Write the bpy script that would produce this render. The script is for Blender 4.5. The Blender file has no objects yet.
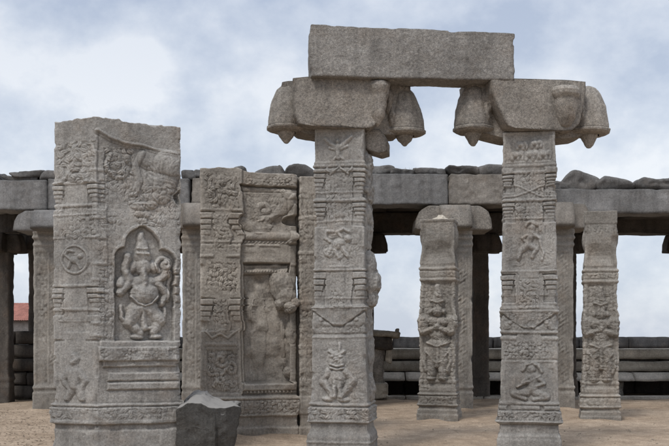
import bpy, math, random
import numpy as np

random.seed(7)
rng = np.random.default_rng(7)
S = bpy.context.scene
COL = S.collection
F = 900.0            # focal length in photo pixels
EYE = 1.6            # eye height
HZ = 338.0           # horizon row of the photo
CX = 334.5

def wx(x, d): return (x - CX) * d / F
def wz(y, d): return EYE + (HZ - y) * d / F
def W(x, y, d): return (wx(x, d), d, wz(y, d))
def ground_row(d): return HZ + EYE * F / d

# ------------------------------------------------------------------ noise
_perm = rng.permutation(256).astype(np.int64)
_perm = np.concatenate([_perm, _perm, _perm])
_val = rng.random(256) * 2 - 1

def vnoise(P, seed=0):
    P = np.asarray(P, dtype=np.float64) + seed * 17.31
    I = np.floor(P).astype(np.int64)
    f = P - I
    f = f * f * f * (f * (f * 6 - 15) + 10)
    I &= 255
    def hsh(a, b, c):
        return _val[_perm[_perm[_perm[(I[..., 0] + a) & 255] + ((I[..., 1] + b) & 255)] + ((I[..., 2] + c) & 255)]]
    fx, fy, fz = f[..., 0], f[..., 1], f[..., 2]
    def lerp(a, b, t): return a + (b - a) * t
    x00 = lerp(hsh(0, 0, 0), hsh(1, 0, 0), fx); x10 = lerp(hsh(0, 1, 0), hsh(1, 1, 0), fx)
    x01 = lerp(hsh(0, 0, 1), hsh(1, 0, 1), fx); x11 = lerp(hsh(0, 1, 1), hsh(1, 1, 1), fx)
    return lerp(lerp(x00, x10, fy), lerp(x01, x11, fy), fz)

def n2(X, Y, s, seed=0):
    X, Y = np.broadcast_arrays(np.asarray(X, float), np.asarray(Y, float))
    return vnoise(np.stack([X / s, Y / s, np.full(X.shape, 3.7)], -1), seed)

def rough(P, seed, big=0.012, small=0.004, fine=0.0018):
    """weathering: coherent vector displacement"""
    D = np.zeros_like(P)
    for k in range(3):
        D[..., k] += big * vnoise(P * 2.6, seed + k * 3.1)
        D[..., k] += small * vnoise(P * 11.0, seed + 11 + k * 2.3)
        if fine: D[..., k] += fine * vnoise(P * 31.0, seed + 23 + k * 1.7) + fine * .8 * vnoise(P * 64.0, seed + 29 + k * 1.3)
    D[..., 2] *= 0.6
    # shallow chips
    ch = np.maximum(0, vnoise(P * 6.0, seed + 41) - 0.45)
    return D, ch

# ------------------------------------------------------------------ tagging
def tag(o, label=None, cat=None, group=None, kind=None):
    if label: o['label'] = label
    if cat: o['category'] = cat
    if group: o['group'] = group
    if kind: o['kind'] = kind
    return o

def thing(name, label, cat, loc=(0, 0, 0), rz=0.0, group=None):
    o = bpy.data.objects.new(name, None); COL.objects.link(o)
    o.empty_display_size = 0.2
    o.location = loc; o.rotation_euler = (0, 0, rz)
    return tag(o, label, cat, group, 'thing')

def make_mesh(name, verts, faces, mat, parent=None, smooth=True):
    """verts (n,3); faces: list of int arrays, each (m,k)"""
    me = bpy.data.meshes.new(name)
    verts = np.asarray(verts, dtype=np.float32)
    me.vertices.add(len(verts)); me.vertices.foreach_set('co', verts.ravel())
    loops = []; starts = []; tot = 0
    for fa in faces:
        fa = np.asarray(fa, dtype=np.int32)
        if fa.ndim == 1: fa = fa[None]
        if fa.size == 0: continue
        m, k = fa.shape
        loops.append(fa.ravel()); starts.append(tot + np.arange(m) * k); tot += m * k
    loops = np.concatenate(loops); starts = np.concatenate(starts)
    me.loops.add(len(loops)); me.loops.foreach_set('vertex_index', loops.astype(np.int32))
    me.polygons.add(len(starts)); me.polygons.foreach_set('loop_start', starts.astype(np.int32))
    me.update(calc_edges=True); me.validate()
    me.polygons.foreach_set('use_smooth', np.full(len(me.polygons), smooth))
    me.materials.append(mat)
    o = bpy.data.objects.new(name, me); COL.objects.link(o)
    if parent: o.parent = parent
    return o

def grid_faces(nr, nc, wrap=False, off=0, flip=False):
    r = np.arange(nr - 1)[:, None]
    c = np.arange(nc if wrap else nc - 1)[None, :]
    a = r * nc + c; b = r * nc + (c + 1) % nc
    q = np.stack([a, b, b + nc, a + nc], -1).reshape(-1, 4) + off
    return q[:, ::-1] if flip else q

# ------------------------------------------------------------------ materials
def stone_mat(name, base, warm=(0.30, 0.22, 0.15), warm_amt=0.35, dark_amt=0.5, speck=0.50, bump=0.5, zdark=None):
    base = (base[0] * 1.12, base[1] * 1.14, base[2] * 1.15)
    warm = (warm[0] * .95, warm[1], warm[2] * 1.08)
    m = bpy.data.materials.new(name); m.use_nodes = True
    nt = m.node_tree; N = nt.nodes; L = nt.links
    N.clear()
    out = N.new('ShaderNodeOutputMaterial'); bs = N.new('ShaderNodeBsdfPrincipled')
    bs.inputs['Roughness'].default_value = 0.92
    bs.inputs['Specular IOR Level'].default_value = 0.25
    L.new(bs.outputs[0], out.inputs[0])
    geo = N.new('ShaderNodeNewGeometry'); oi = N.new('ShaderNodeObjectInfo')
    def noise(scale, detail=4, rgh=0.6, vec=None):
        n = N.new('ShaderNodeTexNoise'); n.inputs['Scale'].default_value = scale
        n.inputs['Detail'].default_value = detail; n.inputs['Roughness'].default_value = rgh
        L.new(vec if vec else geo.outputs['Position'], n.inputs['Vector']); return n.outputs['Fac']
    def ramp(fac, a, b, ca=(0, 0, 0), cb=(1, 1, 1)):
        r = N.new('ShaderNodeValToRGB'); e = r.color_ramp.elements
        e[0].position = a; e[1].position = b
        e[0].color = (*ca, 1); e[1].color = (*cb, 1)
        L.new(fac, r.inputs[0]); return r.outputs[0]
    def mix(fac, a, b, mode='MIX'):
        x = N.new('ShaderNodeMix'); x.data_type = 'RGBA'; x.blend_type = mode
        for i, v in ((0, fac), (6, a), (7, b)):
            if hasattr(v, 'is_linked'): L.new(v, x.inputs[i])
            elif isinstance(v, tuple): x.inputs[i].default_value = (*v, 1)
            else: x.inputs[i].default_value = v
        return x.outputs[2]
    def mul(a, k):
        x = N.new('ShaderNodeMath'); x.operation = 'MULTIPLY'; L.new(a, x.inputs[0])
        if hasattr(k, 'is_linked'): L.new(k, x.inputs[1])
        else: x.inputs[1].default_value = k
        return x.outputs[0]
    # big tonal drift
    c = mix(ramp(noise(0.9, 5, .65), 0.36, 0.64), tuple(v * 0.74 for v in base), tuple(v * 1.20 for v in base))
    # warm iron patches
    c = mix(mul(ramp(noise(1.7, 5, 0.65), 0.52, 0.72), warm_amt), c, warm)
    # rain streaks: noise stretched along z
    mp = N.new('ShaderNodeMapping'); mp.inputs['Scale'].default_value = (5.0, 5.0, 0.5)
    L.new(geo.outputs['Position'], mp.inputs['Vector'])
    st = ramp(noise(1.0, 5, 0.65, mp.outputs[0]), 0.47, 0.68)
    c = mix(mul(st, dark_amt), c, tuple(v * 0.40 for v in base))
    # pale lichen blotches
    c = mix(mul(ramp(noise(4.5, 6, 0.7), 0.60, 0.72), 0.30), c, tuple(min(1, v * 1.55) for v in base))
    # granite grains, two sizes
    g1 = noise(30, 3, 0.75); g2 = noise(85, 2, 0.6)
    c = mix(speck, c, mix(1.0, c, ramp(g1, 0.30, 0.70, (0.52, 0.52, 0.53), (1.40, 1.38, 1.36)), 'MULTIPLY'))
    c = mix(speck * 0.8, c, mix(1.0, c, ramp(g2, 0.32, 0.68, (0.55, 0.55, 0.56), (1.42, 1.40, 1.38)), 'MULTIPLY'))
    # hollows of the carving darker, raised edges paler
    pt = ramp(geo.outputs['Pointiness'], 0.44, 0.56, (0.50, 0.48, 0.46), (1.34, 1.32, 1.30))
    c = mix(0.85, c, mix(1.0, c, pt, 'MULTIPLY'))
    # each stone a little different
    mr = N.new('ShaderNodeMapRange'); L.new(oi.outputs['Random'], mr.inputs[0])
    mr.inputs[3].default_value = 0.90; mr.inputs[4].default_value = 1.10
    hs = N.new('ShaderNodeHueSaturation'); L.new(mr.outputs[0], hs.inputs['Value']); L.new(c, hs.inputs['Color'])
    L.new(hs.outputs[0], bs.inputs['Base Color'])
    bp = N.new('ShaderNodeBump'); bp.inputs['Strength'].default_value = bump; bp.inputs['Distance'].default_value = 0.02
    ad = N.new('ShaderNodeMath'); ad.operation = 'ADD'
    L.new(noise(26, 6, 0.7), ad.inputs[0]); L.new(mul(g2, 0.35), ad.inputs[1])
    L.new(ad.outputs[0], bp.inputs['Height']); L.new(bp.outputs[0], bs.inputs['Normal'])
    return m

M_FRONT = stone_mat('granite_grey', (0.275, 0.262, 0.243), warm_amt=0.34, dark_amt=0.50)
M_CAP = stone_mat('granite_brown', (0.262, 0.240, 0.212), warm=(0.25, 0.18, 0.12), warm_amt=0.40, dark_amt=0.45, speck=0.8, bump=0.8)
M_LINTEL = stone_mat('granite_lintel', (0.285, 0.270, 0.250), warm_amt=0.2, dark_amt=0.55, speck=0.75, bump=0.9)
M_TWIN = stone_mat('granite_tan', (0.318, 0.288, 0.250), warm_amt=0.42, dark_amt=0.38)
M_BACK = stone_mat('granite_weathered', (0.238, 0.220, 0.195), warm=(0.28, 0.20, 0.13), warm_amt=0.35, dark_amt=0.45)
M_BEAM = stone_mat('granite_beam', (0.205, 0.200, 0.195), warm=(0.22, 0.18, 0.14), warm_amt=0.3, dark_amt=0.45)
M_BEAM_TAN = stone_mat('granite_beam_tan', (0.245, 0.222, 0.195), warm_amt=0.35, dark_amt=0.35)
M_RUBBLE = stone_mat('rubble_stone', (0.13, 0.125, 0.12), warm_amt=0.2, dark_amt=0.55)
M_DARK = stone_mat('dark_stone', (0.085, 0.075, 0.066), warm=(0.16, 0.10, 0.06), warm_amt=0.4, dark_amt=0.6)  # one dark stone for rear hall, ceiling, terrace recesses, ruins and windows
M_TERR = stone_mat('terrace_stone', (0.46, 0.415, 0.345), warm=(0.26, 0.20, 0.14), warm_amt=0.35, dark_amt=0.45)
M_PALE = stone_mat('terrace_slab_pale', (0.56, 0.515, 0.45), warm_amt=0.12, dark_amt=0.3)
M_WALL = stone_mat('boundary_wall_stone', (0.075, 0.075, 0.078), warm_amt=0.2, dark_amt=0.6)

def boulder_mat():
    m = stone_mat('split_boulder', (0.085, 0.081, 0.075), warm=(0.10, 0.08, 0.06), warm_amt=0.25, dark_amt=0.6, bump=0.8)
    nt = m.node_tree; N = nt.nodes; L = nt.links
    bs = [n for n in N if n.type == 'BSDF_PRINCIPLED'][0]
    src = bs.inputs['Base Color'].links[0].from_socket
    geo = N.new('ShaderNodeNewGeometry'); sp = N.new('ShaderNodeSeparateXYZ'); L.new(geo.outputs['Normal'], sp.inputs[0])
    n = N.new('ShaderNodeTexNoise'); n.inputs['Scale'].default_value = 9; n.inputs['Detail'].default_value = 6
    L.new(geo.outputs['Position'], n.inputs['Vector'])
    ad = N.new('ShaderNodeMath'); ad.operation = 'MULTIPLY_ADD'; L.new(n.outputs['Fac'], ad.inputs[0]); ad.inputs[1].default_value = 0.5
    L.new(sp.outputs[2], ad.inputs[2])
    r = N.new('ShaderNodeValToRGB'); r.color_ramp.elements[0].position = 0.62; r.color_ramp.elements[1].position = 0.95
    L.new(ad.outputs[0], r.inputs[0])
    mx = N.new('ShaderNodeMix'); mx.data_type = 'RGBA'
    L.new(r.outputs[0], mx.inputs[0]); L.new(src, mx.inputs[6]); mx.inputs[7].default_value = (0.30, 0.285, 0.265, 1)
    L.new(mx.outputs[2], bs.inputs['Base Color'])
    return m
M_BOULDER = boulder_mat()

def plain_mat(name, col, var=0.25, scale=6.0, rgh=0.9):
    m = bpy.data.materials.new(name); m.use_nodes = True
    nt = m.node_tree; N = nt.nodes; L = nt.links
    bs = N['Principled BSDF']; bs.inputs['Roughness'].default_value = rgh
    geo = N.new('ShaderNodeNewGeometry'); n = N.new('ShaderNodeTexNoise')
    n.inputs['Scale'].default_value = scale; n.inputs['Detail'].default_value = 5
    L.new(geo.outputs['Position'], n.inputs['Vector'])
    r = N.new('ShaderNodeValToRGB')
    r.color_ramp.elements[0].position = 0.3; r.color_ramp.elements[1].position = 0.7
    r.color_ramp.elements[0].color = (*[c * (1 - var) for c in col], 1)
    r.color_ramp.elements[1].color = (*[min(1, c * (1 + var)) for c in col], 1)
    L.new(n.outputs['Fac'], r.inputs[0]); L.new(r.outputs[0], bs.inputs['Base Color'])
    return m

def sand_mat():
    m = bpy.data.materials.new('sand'); m.use_nodes = True
    nt = m.node_tree; N = nt.nodes; L = nt.links
    bs = N['Principled BSDF']; bs.inputs['Roughness'].default_value = 0.95
    bs.inputs['Specular IOR Level'].default_value = 0.1
    geo = N.new('ShaderNodeNewGeometry')
    def noise(s, d=5, r=0.6):
        n = N.new('ShaderNodeTexNoise'); n.inputs['Scale'].default_value = s; n.inputs['Detail'].default_value = d
        n.inputs['Roughness'].default_value = r
        L.new(geo.outputs['Position'], n.inputs['Vector']); return n.outputs['Fac']
    def ramp(f, a, b, ca, cb):
        r = N.new('ShaderNodeValToRGB'); e = r.color_ramp.elements
        e[0].position = a; e[1].position = b; e[0].color = (*ca, 1); e[1].color = (*cb, 1)
        L.new(f, r.inputs[0]); return r.outputs[0]
    def mul(a, b):
        x = N.new('ShaderNodeMix'); x.data_type = 'RGBA'; x.blend_type = 'MULTIPLY'; x.inputs[0].default_value = 1
        L.new(a, x.inputs[6]); L.new(b, x.inputs[7]); return x.outputs[2]
    c = ramp(noise(0.55, 6, 0.62), 0.34, 0.66, (0.345, 0.262, 0.188), (0.475, 0.375, 0.282))
    c = mul(c, ramp(noise(3.5, 6, 0.7), 0.36, 0.62, (0.74, 0.73, 0.72), (1.10, 1.10, 1.10)))
    c = mul(c, ramp(noise(38, 4, 0.7), 0.36, 0.60, (0.70, 0.69, 0.67), (1.12, 1.12, 1.12)))
    L.new(c, bs.inputs['Base Color'])
    bp = N.new('ShaderNodeBump'); bp.inputs['Strength'].default_value = 0.45; bp.inputs['Distance'].default_value = 0.03
    L.new(noise(14, 8, 0.7), bp.inputs['Height']); L.new(bp.outputs[0], bs.inputs['Normal'])
    return m

# ------------------------------------------------------------------ relief field
def ss(x):
    x = np.clip(x, 0, 1); return x * x * (3 - 2 * x)

class Fld:
    """height field in photo pixels over a carved face"""
    def __init__(self, X, Y):
        self.X, self.Y = np.broadcast_arrays(np.asarray(X, float), np.asarray(Y, float))
        self.h = np.zeros(self.X.shape)
        self.fig = np.zeros(self.X.shape)
    def mrect(self, x0, y0, x1, y1, s=1.0):
        a = np.minimum(np.minimum(self.X - x0, x1 - self.X), np.minimum(self.Y - y0, y1 - self.Y))
        return ss(a / s * 0.5 + 0.5)
    def mell(self, cx, cy, rx, ry, s=0.7):
        q = np.sqrt(((self.X - cx) / rx) ** 2 + ((self.Y - cy) / ry) ** 2)
        return ss((1 - q) * min(rx, ry) / s * 0.5 + 0.5)
    def rect(self, x0, y0, x1, y1, h, s=1.1): self.h = self.h + h * np.clip(.86 + .35 * n2(self.X, self.Y, 9, 77), .4, 1.1) * self.mrect(x0, y0, x1, y1, s)
    def band(self, y0, y1, h, s=1.1): self.rect(-1e4, y0, 1e4, y1, h, s)
    def roll(self, y0, y1, h, x0=-1e4, x1=1e4):
        q = np.clip(1 - ((self.Y - (y0 + y1) / 2) / ((y1 - y0) / 2)) ** 2, 0, 1)
        self.h = self.h + h * np.sqrt(q) * self.mrect(x0, -1e4, x1, 1e4)
    def set(self, mask, v): self.h = self.h * (1 - mask) + v * mask
    def dome(self, q, hgt, p=0.6):
        return hgt * np.clip(1 - q * q, 0, 1) ** p
    def cap(self, x0, y0, x1, y1, r0, r1, hgt, fig=True):
        dx, dy = x1 - x0, y1 - y0; l2 = dx * dx + dy * dy + 1e-9
        t = np.clip(((self.X - x0) * dx + (self.Y - y0) * dy) / l2, 0, 1)
        r = (r0 + (r1 - r0) * t) * (1.2 if fig else 1.0)
        q = np.hypot(self.X - x0 - dx * t, self.Y - y0 - dy * t) / r
        v = self.dome(q, hgt)
        if fig: self.fig = np.maximum(self.fig, v)
        else: self.h = self.h + v
    def ell(self, cx, cy, rx, ry, hgt, fig=True, a=0.0):
        ca, sa = math.cos(a), math.sin(a)
        u = (self.X - cx) * ca + (self.Y - cy) * sa; w = -(self.X - cx) * sa + (self.Y - cy) * ca
        v = self.dome(np.hypot(u / rx, w / ry), hgt)
        if fig: self.fig = np.maximum(self.fig, v)
        else: self.h = self.h + v
    def path(self, pts, r, hgt, fig=True):
        if fig: r = r * 1.2
        m = np.zeros(self.X.shape)
        for (x0, y0), (x1, y1) in zip(pts[:-1], pts[1:]):
            dx, dy = x1 - x0, y1 - y0; l2 = dx * dx + dy * dy + 1e-9
            t = np.clip(((self.X - x0) * dx + (self.Y - y0) * dy) / l2, 0, 1)
            q = np.hypot(self.X - x0 - dx * t, self.Y - y0 - dy * t) / r
            m = np.maximum(m, self.dome(q, hgt))
        if fig: self.fig = np.maximum(self.fig, m)
        else: self.h = self.h + m
    def ring(self, cx, cy, rx, ry, w, hgt, fig=False):
        q = np.hypot((self.X - cx) / rx, (self.Y - cy) / ry)
        v = self.dome((q - 1) * min(rx, ry) / w, hgt)
        if fig: self.fig = np.maximum(self.fig, v)
        else: self.h = self.h + v
    def spiral(self, cx, cy, R, turns, w, hgt, a0=0.0, sgn=1, fig=False):
        n = int(18 * turns)
        pts = [(cx + R * (1 - k / n * .85) * math.cos(a0 + sgn * 6.283 * turns * k / n),
                cy + R * (1 - k / n * .85) * math.sin(a0 + sgn * 6.283 * turns * k / n)) for k in range(n + 1)]
        self.path(pts, w, hgt, fig)
    def orn(self, x0, y0, x1, y1, s, amp, seed=0, freq=9.0):
        """dense foliage: overlapping curled leaves with a raised rim, worn unevenly"""
        m = self.mrect(x0, y0, x1, y1, 1.5); k = m > 0
        if not k.any(): return
        X, Y = self.X[k], self.Y[k]; c = s * .72
        X = X + .5 * n2(X, Y, s, seed + 7); Y = Y + .5 * n2(X, Y, s, seed + 9)
        gi, gj = np.floor(X / c).astype(np.int64), np.floor(Y / c).astype(np.int64)
        best = np.zeros(X.shape)
        for a in (-1, 0, 1):
            for b in (-1, 0, 1):
                i, j = gi + a, gj + b
                q = _perm[_perm[_perm[i & 255] + (j & 255)] + (int(seed) & 255)]
                r1, r2, r3, r4 = _val[q & 255], _val[(q + 57) & 255], _val[(q + 111) & 255], _val[(q + 173) & 255]
                dx = X - (i + .5 + .32 * r1) * c; dy = Y - (j + .5 + .32 * r2) * c
                an = 3.14 * r3; ca, sa = np.cos(an), np.sin(an)
                u = (dx * ca + dy * sa) / (.78 * c); w = (-dx * sa + dy * ca) / ((.44 + .12 * r4) * c) + .5 * u * u
                d2 = u * u + w * w
                v = np.clip(1 - d2, 0, 1) ** .55 * (.75 + .25 * r4) - .35 * np.exp(-(w / .22) ** 2) * (d2 < 1)
                best = np.maximum(best, v)
        wear = np.clip(.85 + .8 * n2(X, Y, 13, seed + 2), .25, 1.25)
        self.h[k] = self.h[k] + m[k] * wear * amp * 1.25 * (best - .45)

    def zig(self, x0, y0, x1, y1, period, amp, w=1.0):
        xm = (x0 + x1) / 2
        ph = ((self.Y + np.abs(self.X - xm) * 0.9) / period) % 1.0
        self.h = self.h + self.mrect(x0, y0, x1, y1, 1.5) * amp * .45 * (np.cos(6.283 * self.Y / period + 2.2 * np.sin((self.X - xm) * .9 + 6.283 * self.Y / period / 2)) + .5 * n2(self.X, self.Y, 2.2, 4)) * np.clip(.6 + n2(self.X, self.Y, 7, 3), .1, 1.2)
    def beads(self, x0, x1, y, r, hgt, step):
        ph = (self.X - x0) / step
        dx = (ph - np.floor(ph) - 0.5) * step
        q = np.hypot(dx, self.Y - y) / r
        self.h = self.h + self.dome(q, hgt) * self.mrect(x0, y - 2 * r, x1, y + 2 * r, 0.5)
    def brackets(self, xl, xr, y0, y1, w, h=1.4, cut=1.3, sl=30, sr=30):
        h, cut = h * 1.55, cut * 1.5
        """stepped corbels at both corners, corner cut back below and between"""
        H = y1 - y0
        for sgn, xe in ((1, xl), (-1, xr)):
            def rc(wa, ya, yb, hh):
                a, b = sorted((xe - sgn * (sl if sgn > 0 else sr), xe + sgn * wa)); self.rect(a, ya, b, yb, hh, 0.6)
            rc(w, y0, y0 + H * .26, h * 1.3)
            rc(w * .92, y0 + H * .30, y0 + H * .52, h)
            rc(w * .80, y0 + H * .56, y0 + H * .76, h * .7)
            rc(w * .62, y0 + H * .78, y1, h * .35)
            rc(w * 1.0, y0 - 1, y1 + H * .45, -cut)
    def chevron(self, xl, xr, y0, y1, hgt=1.0, r=1.1):
        xm = (xl + xr) / 2
        yl = np.interp(np.abs(self.X - xm), [0, 5, (xr - xl) / 2], [y1, y1, y0])
        wear = np.clip(.9 + .5 * n2(self.X, self.Y, 6, 19), .3, 1.3)
        self.h = self.h + hgt * .85 * wear * ss((yl - self.Y) / 1.4 + .5) * ss((self.Y - y0 + 6) / 6) - .8 * wear * np.exp(-((self.Y - yl - 1) / 1.1) ** 2)
        for sg in (-1, 1):   # small lion in each corner below the V
            cx = xm + sg * (xr - xl) * .36; cy = y0 + (y1 - y0) * .85
            self.ell(cx, cy, 5, 4, 1.3, False, .5 * sg); self.ell(cx - sg * 3, cy - 3.5, 2.6, 2.6, 1.3, False)

# ------------------------------------------------------------------ carved prism
class Prism:
    """closed shell with polygonal plan whose faces carry height fields"""
    def __init__(self, plan, d, hf, spans, seed, ws=None, ztop=None, edge=2.0, big=.012, small=.005):
        self.P = np.array(plan, float); self.n = len(plan); self.d = d; self.k = d / F
        self.hf, self.spans, self.seed = hf, spans, seed
        self.ws = ws or (lambda Y: np.ones_like(Y)); self.ztop = ztop; self.edge = edge
        self.big, self.small = big, small
        E = np.roll(self.P, -1, 0) - self.P
        self.nrm = np.stack([E[:, 1], -E[:, 0]], 1) / np.linalg.norm(E, axis=1)[:, None]
        nm = np.roll(self.nrm, 1, 0)
        self.m = (nm + self.nrm) / (1 + (nm * self.nrm).sum(1))[:, None]
        self.cen = self.P.mean(0)
    def raw(self, i, T, Y, fig=False):
        x0, x1 = self.spans[i]
        f = self.hf(x0 + (x1 - x0) * T, Y, i)
        L = abs(x1 - x0); e = self.edge
        dl = T * L; dr = (1 - T) * L
        rnd = 0.29 * e * (np.clip(1 - dl / e, 0, 1) ** 2 + np.clip(1 - dr / e, 0, 1) ** 2)
        return f.h - rnd, f.fig
    def corner(self, j, Y):
        i, t = (0, 1.0) if j == 1 else (j, 0.0)
        h, _ = self.raw(i, np.full_like(Y, t), Y)
        ch = np.maximum(0, vnoise(np.stack([Y * .12, Y * .03 + j * 7, Y * 0 + self.seed], -1)) - .35)
        return h - 5.0 * ch * self.chip
    chip = 0.6
    fblur = .55; fscale = 1.45; ero = .7
    def pos(self, i, T, Y, addfig=False, sink=0.0, fover=None):
        k = self.k
        h, fig = self.raw(i, T, Y)
        yc = Y[:, 0]
        j = (i + 1) % self.n
        ca = self.corner(i, yc)[:, None]; cb = self.corner(j, yc)[:, None]
        e0, _ = self.raw(i, np.zeros((len(yc), 1)), yc[:, None]); e1, _ = self.raw(i, np.ones((len(yc), 1)), yc[:, None])
        L = abs(self.spans[i][1] - self.spans[i][0])
        w0 = np.clip(1 - T * L / 5.0, 0, 1) ** 2; w1 = np.clip(1 - (1 - T) * L / 5.0, 0, 1) ** 2
        h = h + (ca - e0) * w0 + (cb - e1) * w1
        if fover is not None: fig = np.where(fover > .12, fover, 0)
        if addfig: h = h + np.where(fig > 0.02, fig, -sink)
        s = self.ws(Y)[..., None]
        Pa = self.cen + (self.P[i] - self.cen) * s + self.m[i] * (ca * k)[..., None]
        Pb = self.cen + (self.P[j] - self.cen) * s + self.m[j] * (cb * k)[..., None]
        xy = Pa + (Pb - Pa) * T[..., None] + self.nrm[i] * ((h - (ca + (cb - ca) * T)) * k)[..., None]
        z = EYE + (HZ - Y) * k
        if self.ztop is not None:
            zt = self.zt; wgt = ss((z - (zt - .45)) / .45)
            z = z + self.ztop(xy[..., 0], xy[..., 1]) * wgt
        p = np.concatenate([xy, z[..., None]], -1)
        D, ch = rough(p, self.seed, self.big, self.small)
        nn = np.array([self.nrm[i][0], self.nrm[i][1], 0.])
        p = p + D
        inner = (np.minimum(T, 1 - T) * L / 3).clip(0, 1)
        p = p - nn * (ch * .03 * inner)[..., None]
        return p, fig
    def shell(self, name, y0, y1, step, steps, mat, parent, top=False):
        """y0 (upper row) to y1 (lower row)"""
        nr = max(3, int(round((y1 - y0) / step)) + 1)
        Yr = np.linspace(y0, y1, nr)
        self.zt = EYE + (HZ - self.y_top) * self.k
        cols = []
        for i in range(self.n):
            L = abs(self.spans[i][1] - self.spans[i][0])
            nc = max(2, int(round(L / steps[i])))
            T = np.linspace(0, 1, nc + 1)[:-1]
            TT, YY = np.meshgrid(T, Yr)
            p, _ = self.pos(i, TT, YY); cols.append(p)
        G = np.concatenate(cols, 1); nc = G.shape[1]
        V = G.reshape(-1, 3); fs = [grid_faces(nr, nc, True, flip=True)]
        if top:
            c = G[0].mean(0); extra = []
            rings = [np.arange(nc)]
            for q in (0.93, 0.8, 0.55, 0.25):
                ring = c + (G[0] - c) * q; ring[:, 2] = G[0][:, 2] * q + c[2] * (1 - q) + .01 * vnoise(ring * 7, 3)
                rings.append(len(V) + np.arange(nc)); V = np.concatenate([V, ring])
            for a, b in zip(rings[:-1], rings[1:]):
                fs.append(np.stack([a, np.roll(a, -1), np.roll(b, -1), b], -1))
            V = np.concatenate([V, c[None]]); ci = len(V) - 1
            fs.append(np.stack([rings[-1], np.roll(rings[-1], -1), np.full(nc, ci)], -1))
        return make_mesh(name, V, fs, mat, parent)
    def figure(self, name, i, x0, x1, y0, y1, step, mat, parent):
        a, b = self.spans[i]
        t0, t1 = (x0 - a) / (b - a), (x1 - a) / (b - a)
        T = np.linspace(t0, t1, int((x1 - x0) / step)); Y = np.linspace(y0, y1, int((y1 - y0) / step))
        TT, YY = np.meshgrid(T, Y)
        self.zt = EYE + (HZ - self.y_top) * self.k
        _, f0 = self.raw(i, TT, YY)
        er = f0 * self.fscale * (1 + self.ero * .16 * n2(TT * abs(b - a), YY, 2.6, self.seed) + self.ero * .14 * n2(TT * abs(b - a), YY, 1.1, self.seed + 3))
        g = np.exp(-.5 * (np.arange(-5, 6) * step / self.fblur) ** 2); g /= g.sum()
        er = np.apply_along_axis(lambda v: np.convolve(v, g, 'same'), 0, er); er = np.apply_along_axis(lambda v: np.convolve(v, g, 'same'), 1, er)
        p, fig = self.pos(i, TT, YY, True, 0.8, er)
        q = grid_faces(len(Y), len(T), flip=True)
        keep = (fig.ravel()[q] > 0.02).any(1); q = q[keep]
        used, inv = np.unique(q.ravel(), return_inverse=True)
        return make_mesh(name, p.reshape(-1, 3)[used], [inv.reshape(-1, 4)], mat, parent)

def rect_plan(w, dp):
    """front face first, running left to right; counter-clockwise seen from above"""
    return [(-w / 2, -dp / 2), (w / 2, -dp / 2), (w / 2, dp / 2), (-w / 2, dp / 2)]

# ------------------------------------------------------------------ loose stones
def stone_geo(size, seed, bevel=.03, n=14, big=.02, small=.008, corner=0.0, jag=0.0):
    sx, sy, sz = size
    r = np.random.default_rng(int(seed * 13) + 5)
    mx = max(size); ns = [max(3, int(n * s / mx) + 2) for s in size]
    V = []; Fc = []; off = 0
    def lin(m):
        return np.linspace(-1, 1, m)
    for ax in range(3):
        u, v = [a for a in range(3) if a != ax]
        for sg in (-1, 1):
            U, Wv = np.meshgrid(lin(ns[u]), lin(ns[v]), indexing='ij')
            p = np.zeros(U.shape + (3,)); p[..., u] = U; p[..., v] = Wv; p[..., ax] = sg
            q = grid_faces(ns[u], ns[v], off=off, flip=((sg < 0) ^ (ax == 1)))
            V.append(p.reshape(-1, 3)); Fc.append(q); off += ns[u] * ns[v]
    V = np.concatenate(V); Fc = np.concatenate(Fc)
    key = np.round(V * 4096).astype(np.int64)
    _, idx, inv = np.unique(key, axis=0, return_index=True, return_inverse=True)
    V = V[idx]; Fc = inv.reshape(-1)[Fc]
    hs = np.array(size) / 2
    p = V * hs
    b = min(bevel, hs.min() * .95)
    inn = np.clip(p, -(hs - b), hs - b); dv = p - inn
    ln = np.linalg.norm(dv, axis=1, keepdims=True); p = np.where(ln > 0, inn + dv / np.maximum(ln, 1e-9) * np.minimum(ln, b), p)
    if corner > 0:
        off8 = (r.random((2, 2, 2, 3)) - .5) * 2 * corner * np.array(size)
        t = (p / np.array(size) + .5)
        o = 0
        for a in (0, 1):
            for bb in (0, 1):
                for c in (0, 1):
                    wgt = (t[:, 0] if a else 1 - t[:, 0]) * (t[:, 1] if bb else 1 - t[:, 1]) * (t[:, 2] if c else 1 - t[:, 2])
                    o = o + wgt[:, None] * off8[a, bb, c]
        p = p + o
    D, ch = rough(p, seed, big, small); p = p + D
    nrm = p / np.maximum(np.linalg.norm(p, axis=1, keepdims=True), 1e-6)
    p = p - nrm * (ch * (.06 + jag))[:, None]
    return p, Fc

def stone(name, size, loc, mat, seed, rz=0, rx=0, ry=0, label=None, cat=None, group=None, parent=None, fn=None, **kw):
    p, f = stone_geo(size, seed, **kw)
    if fn: p = fn(p)
    o = make_mesh(name, p, [f], mat, parent)
    o.location = loc; o.rotation_euler = (rx, ry, rz)
    if label: tag(o, label, cat, group, 'thing')
    return o

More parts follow.
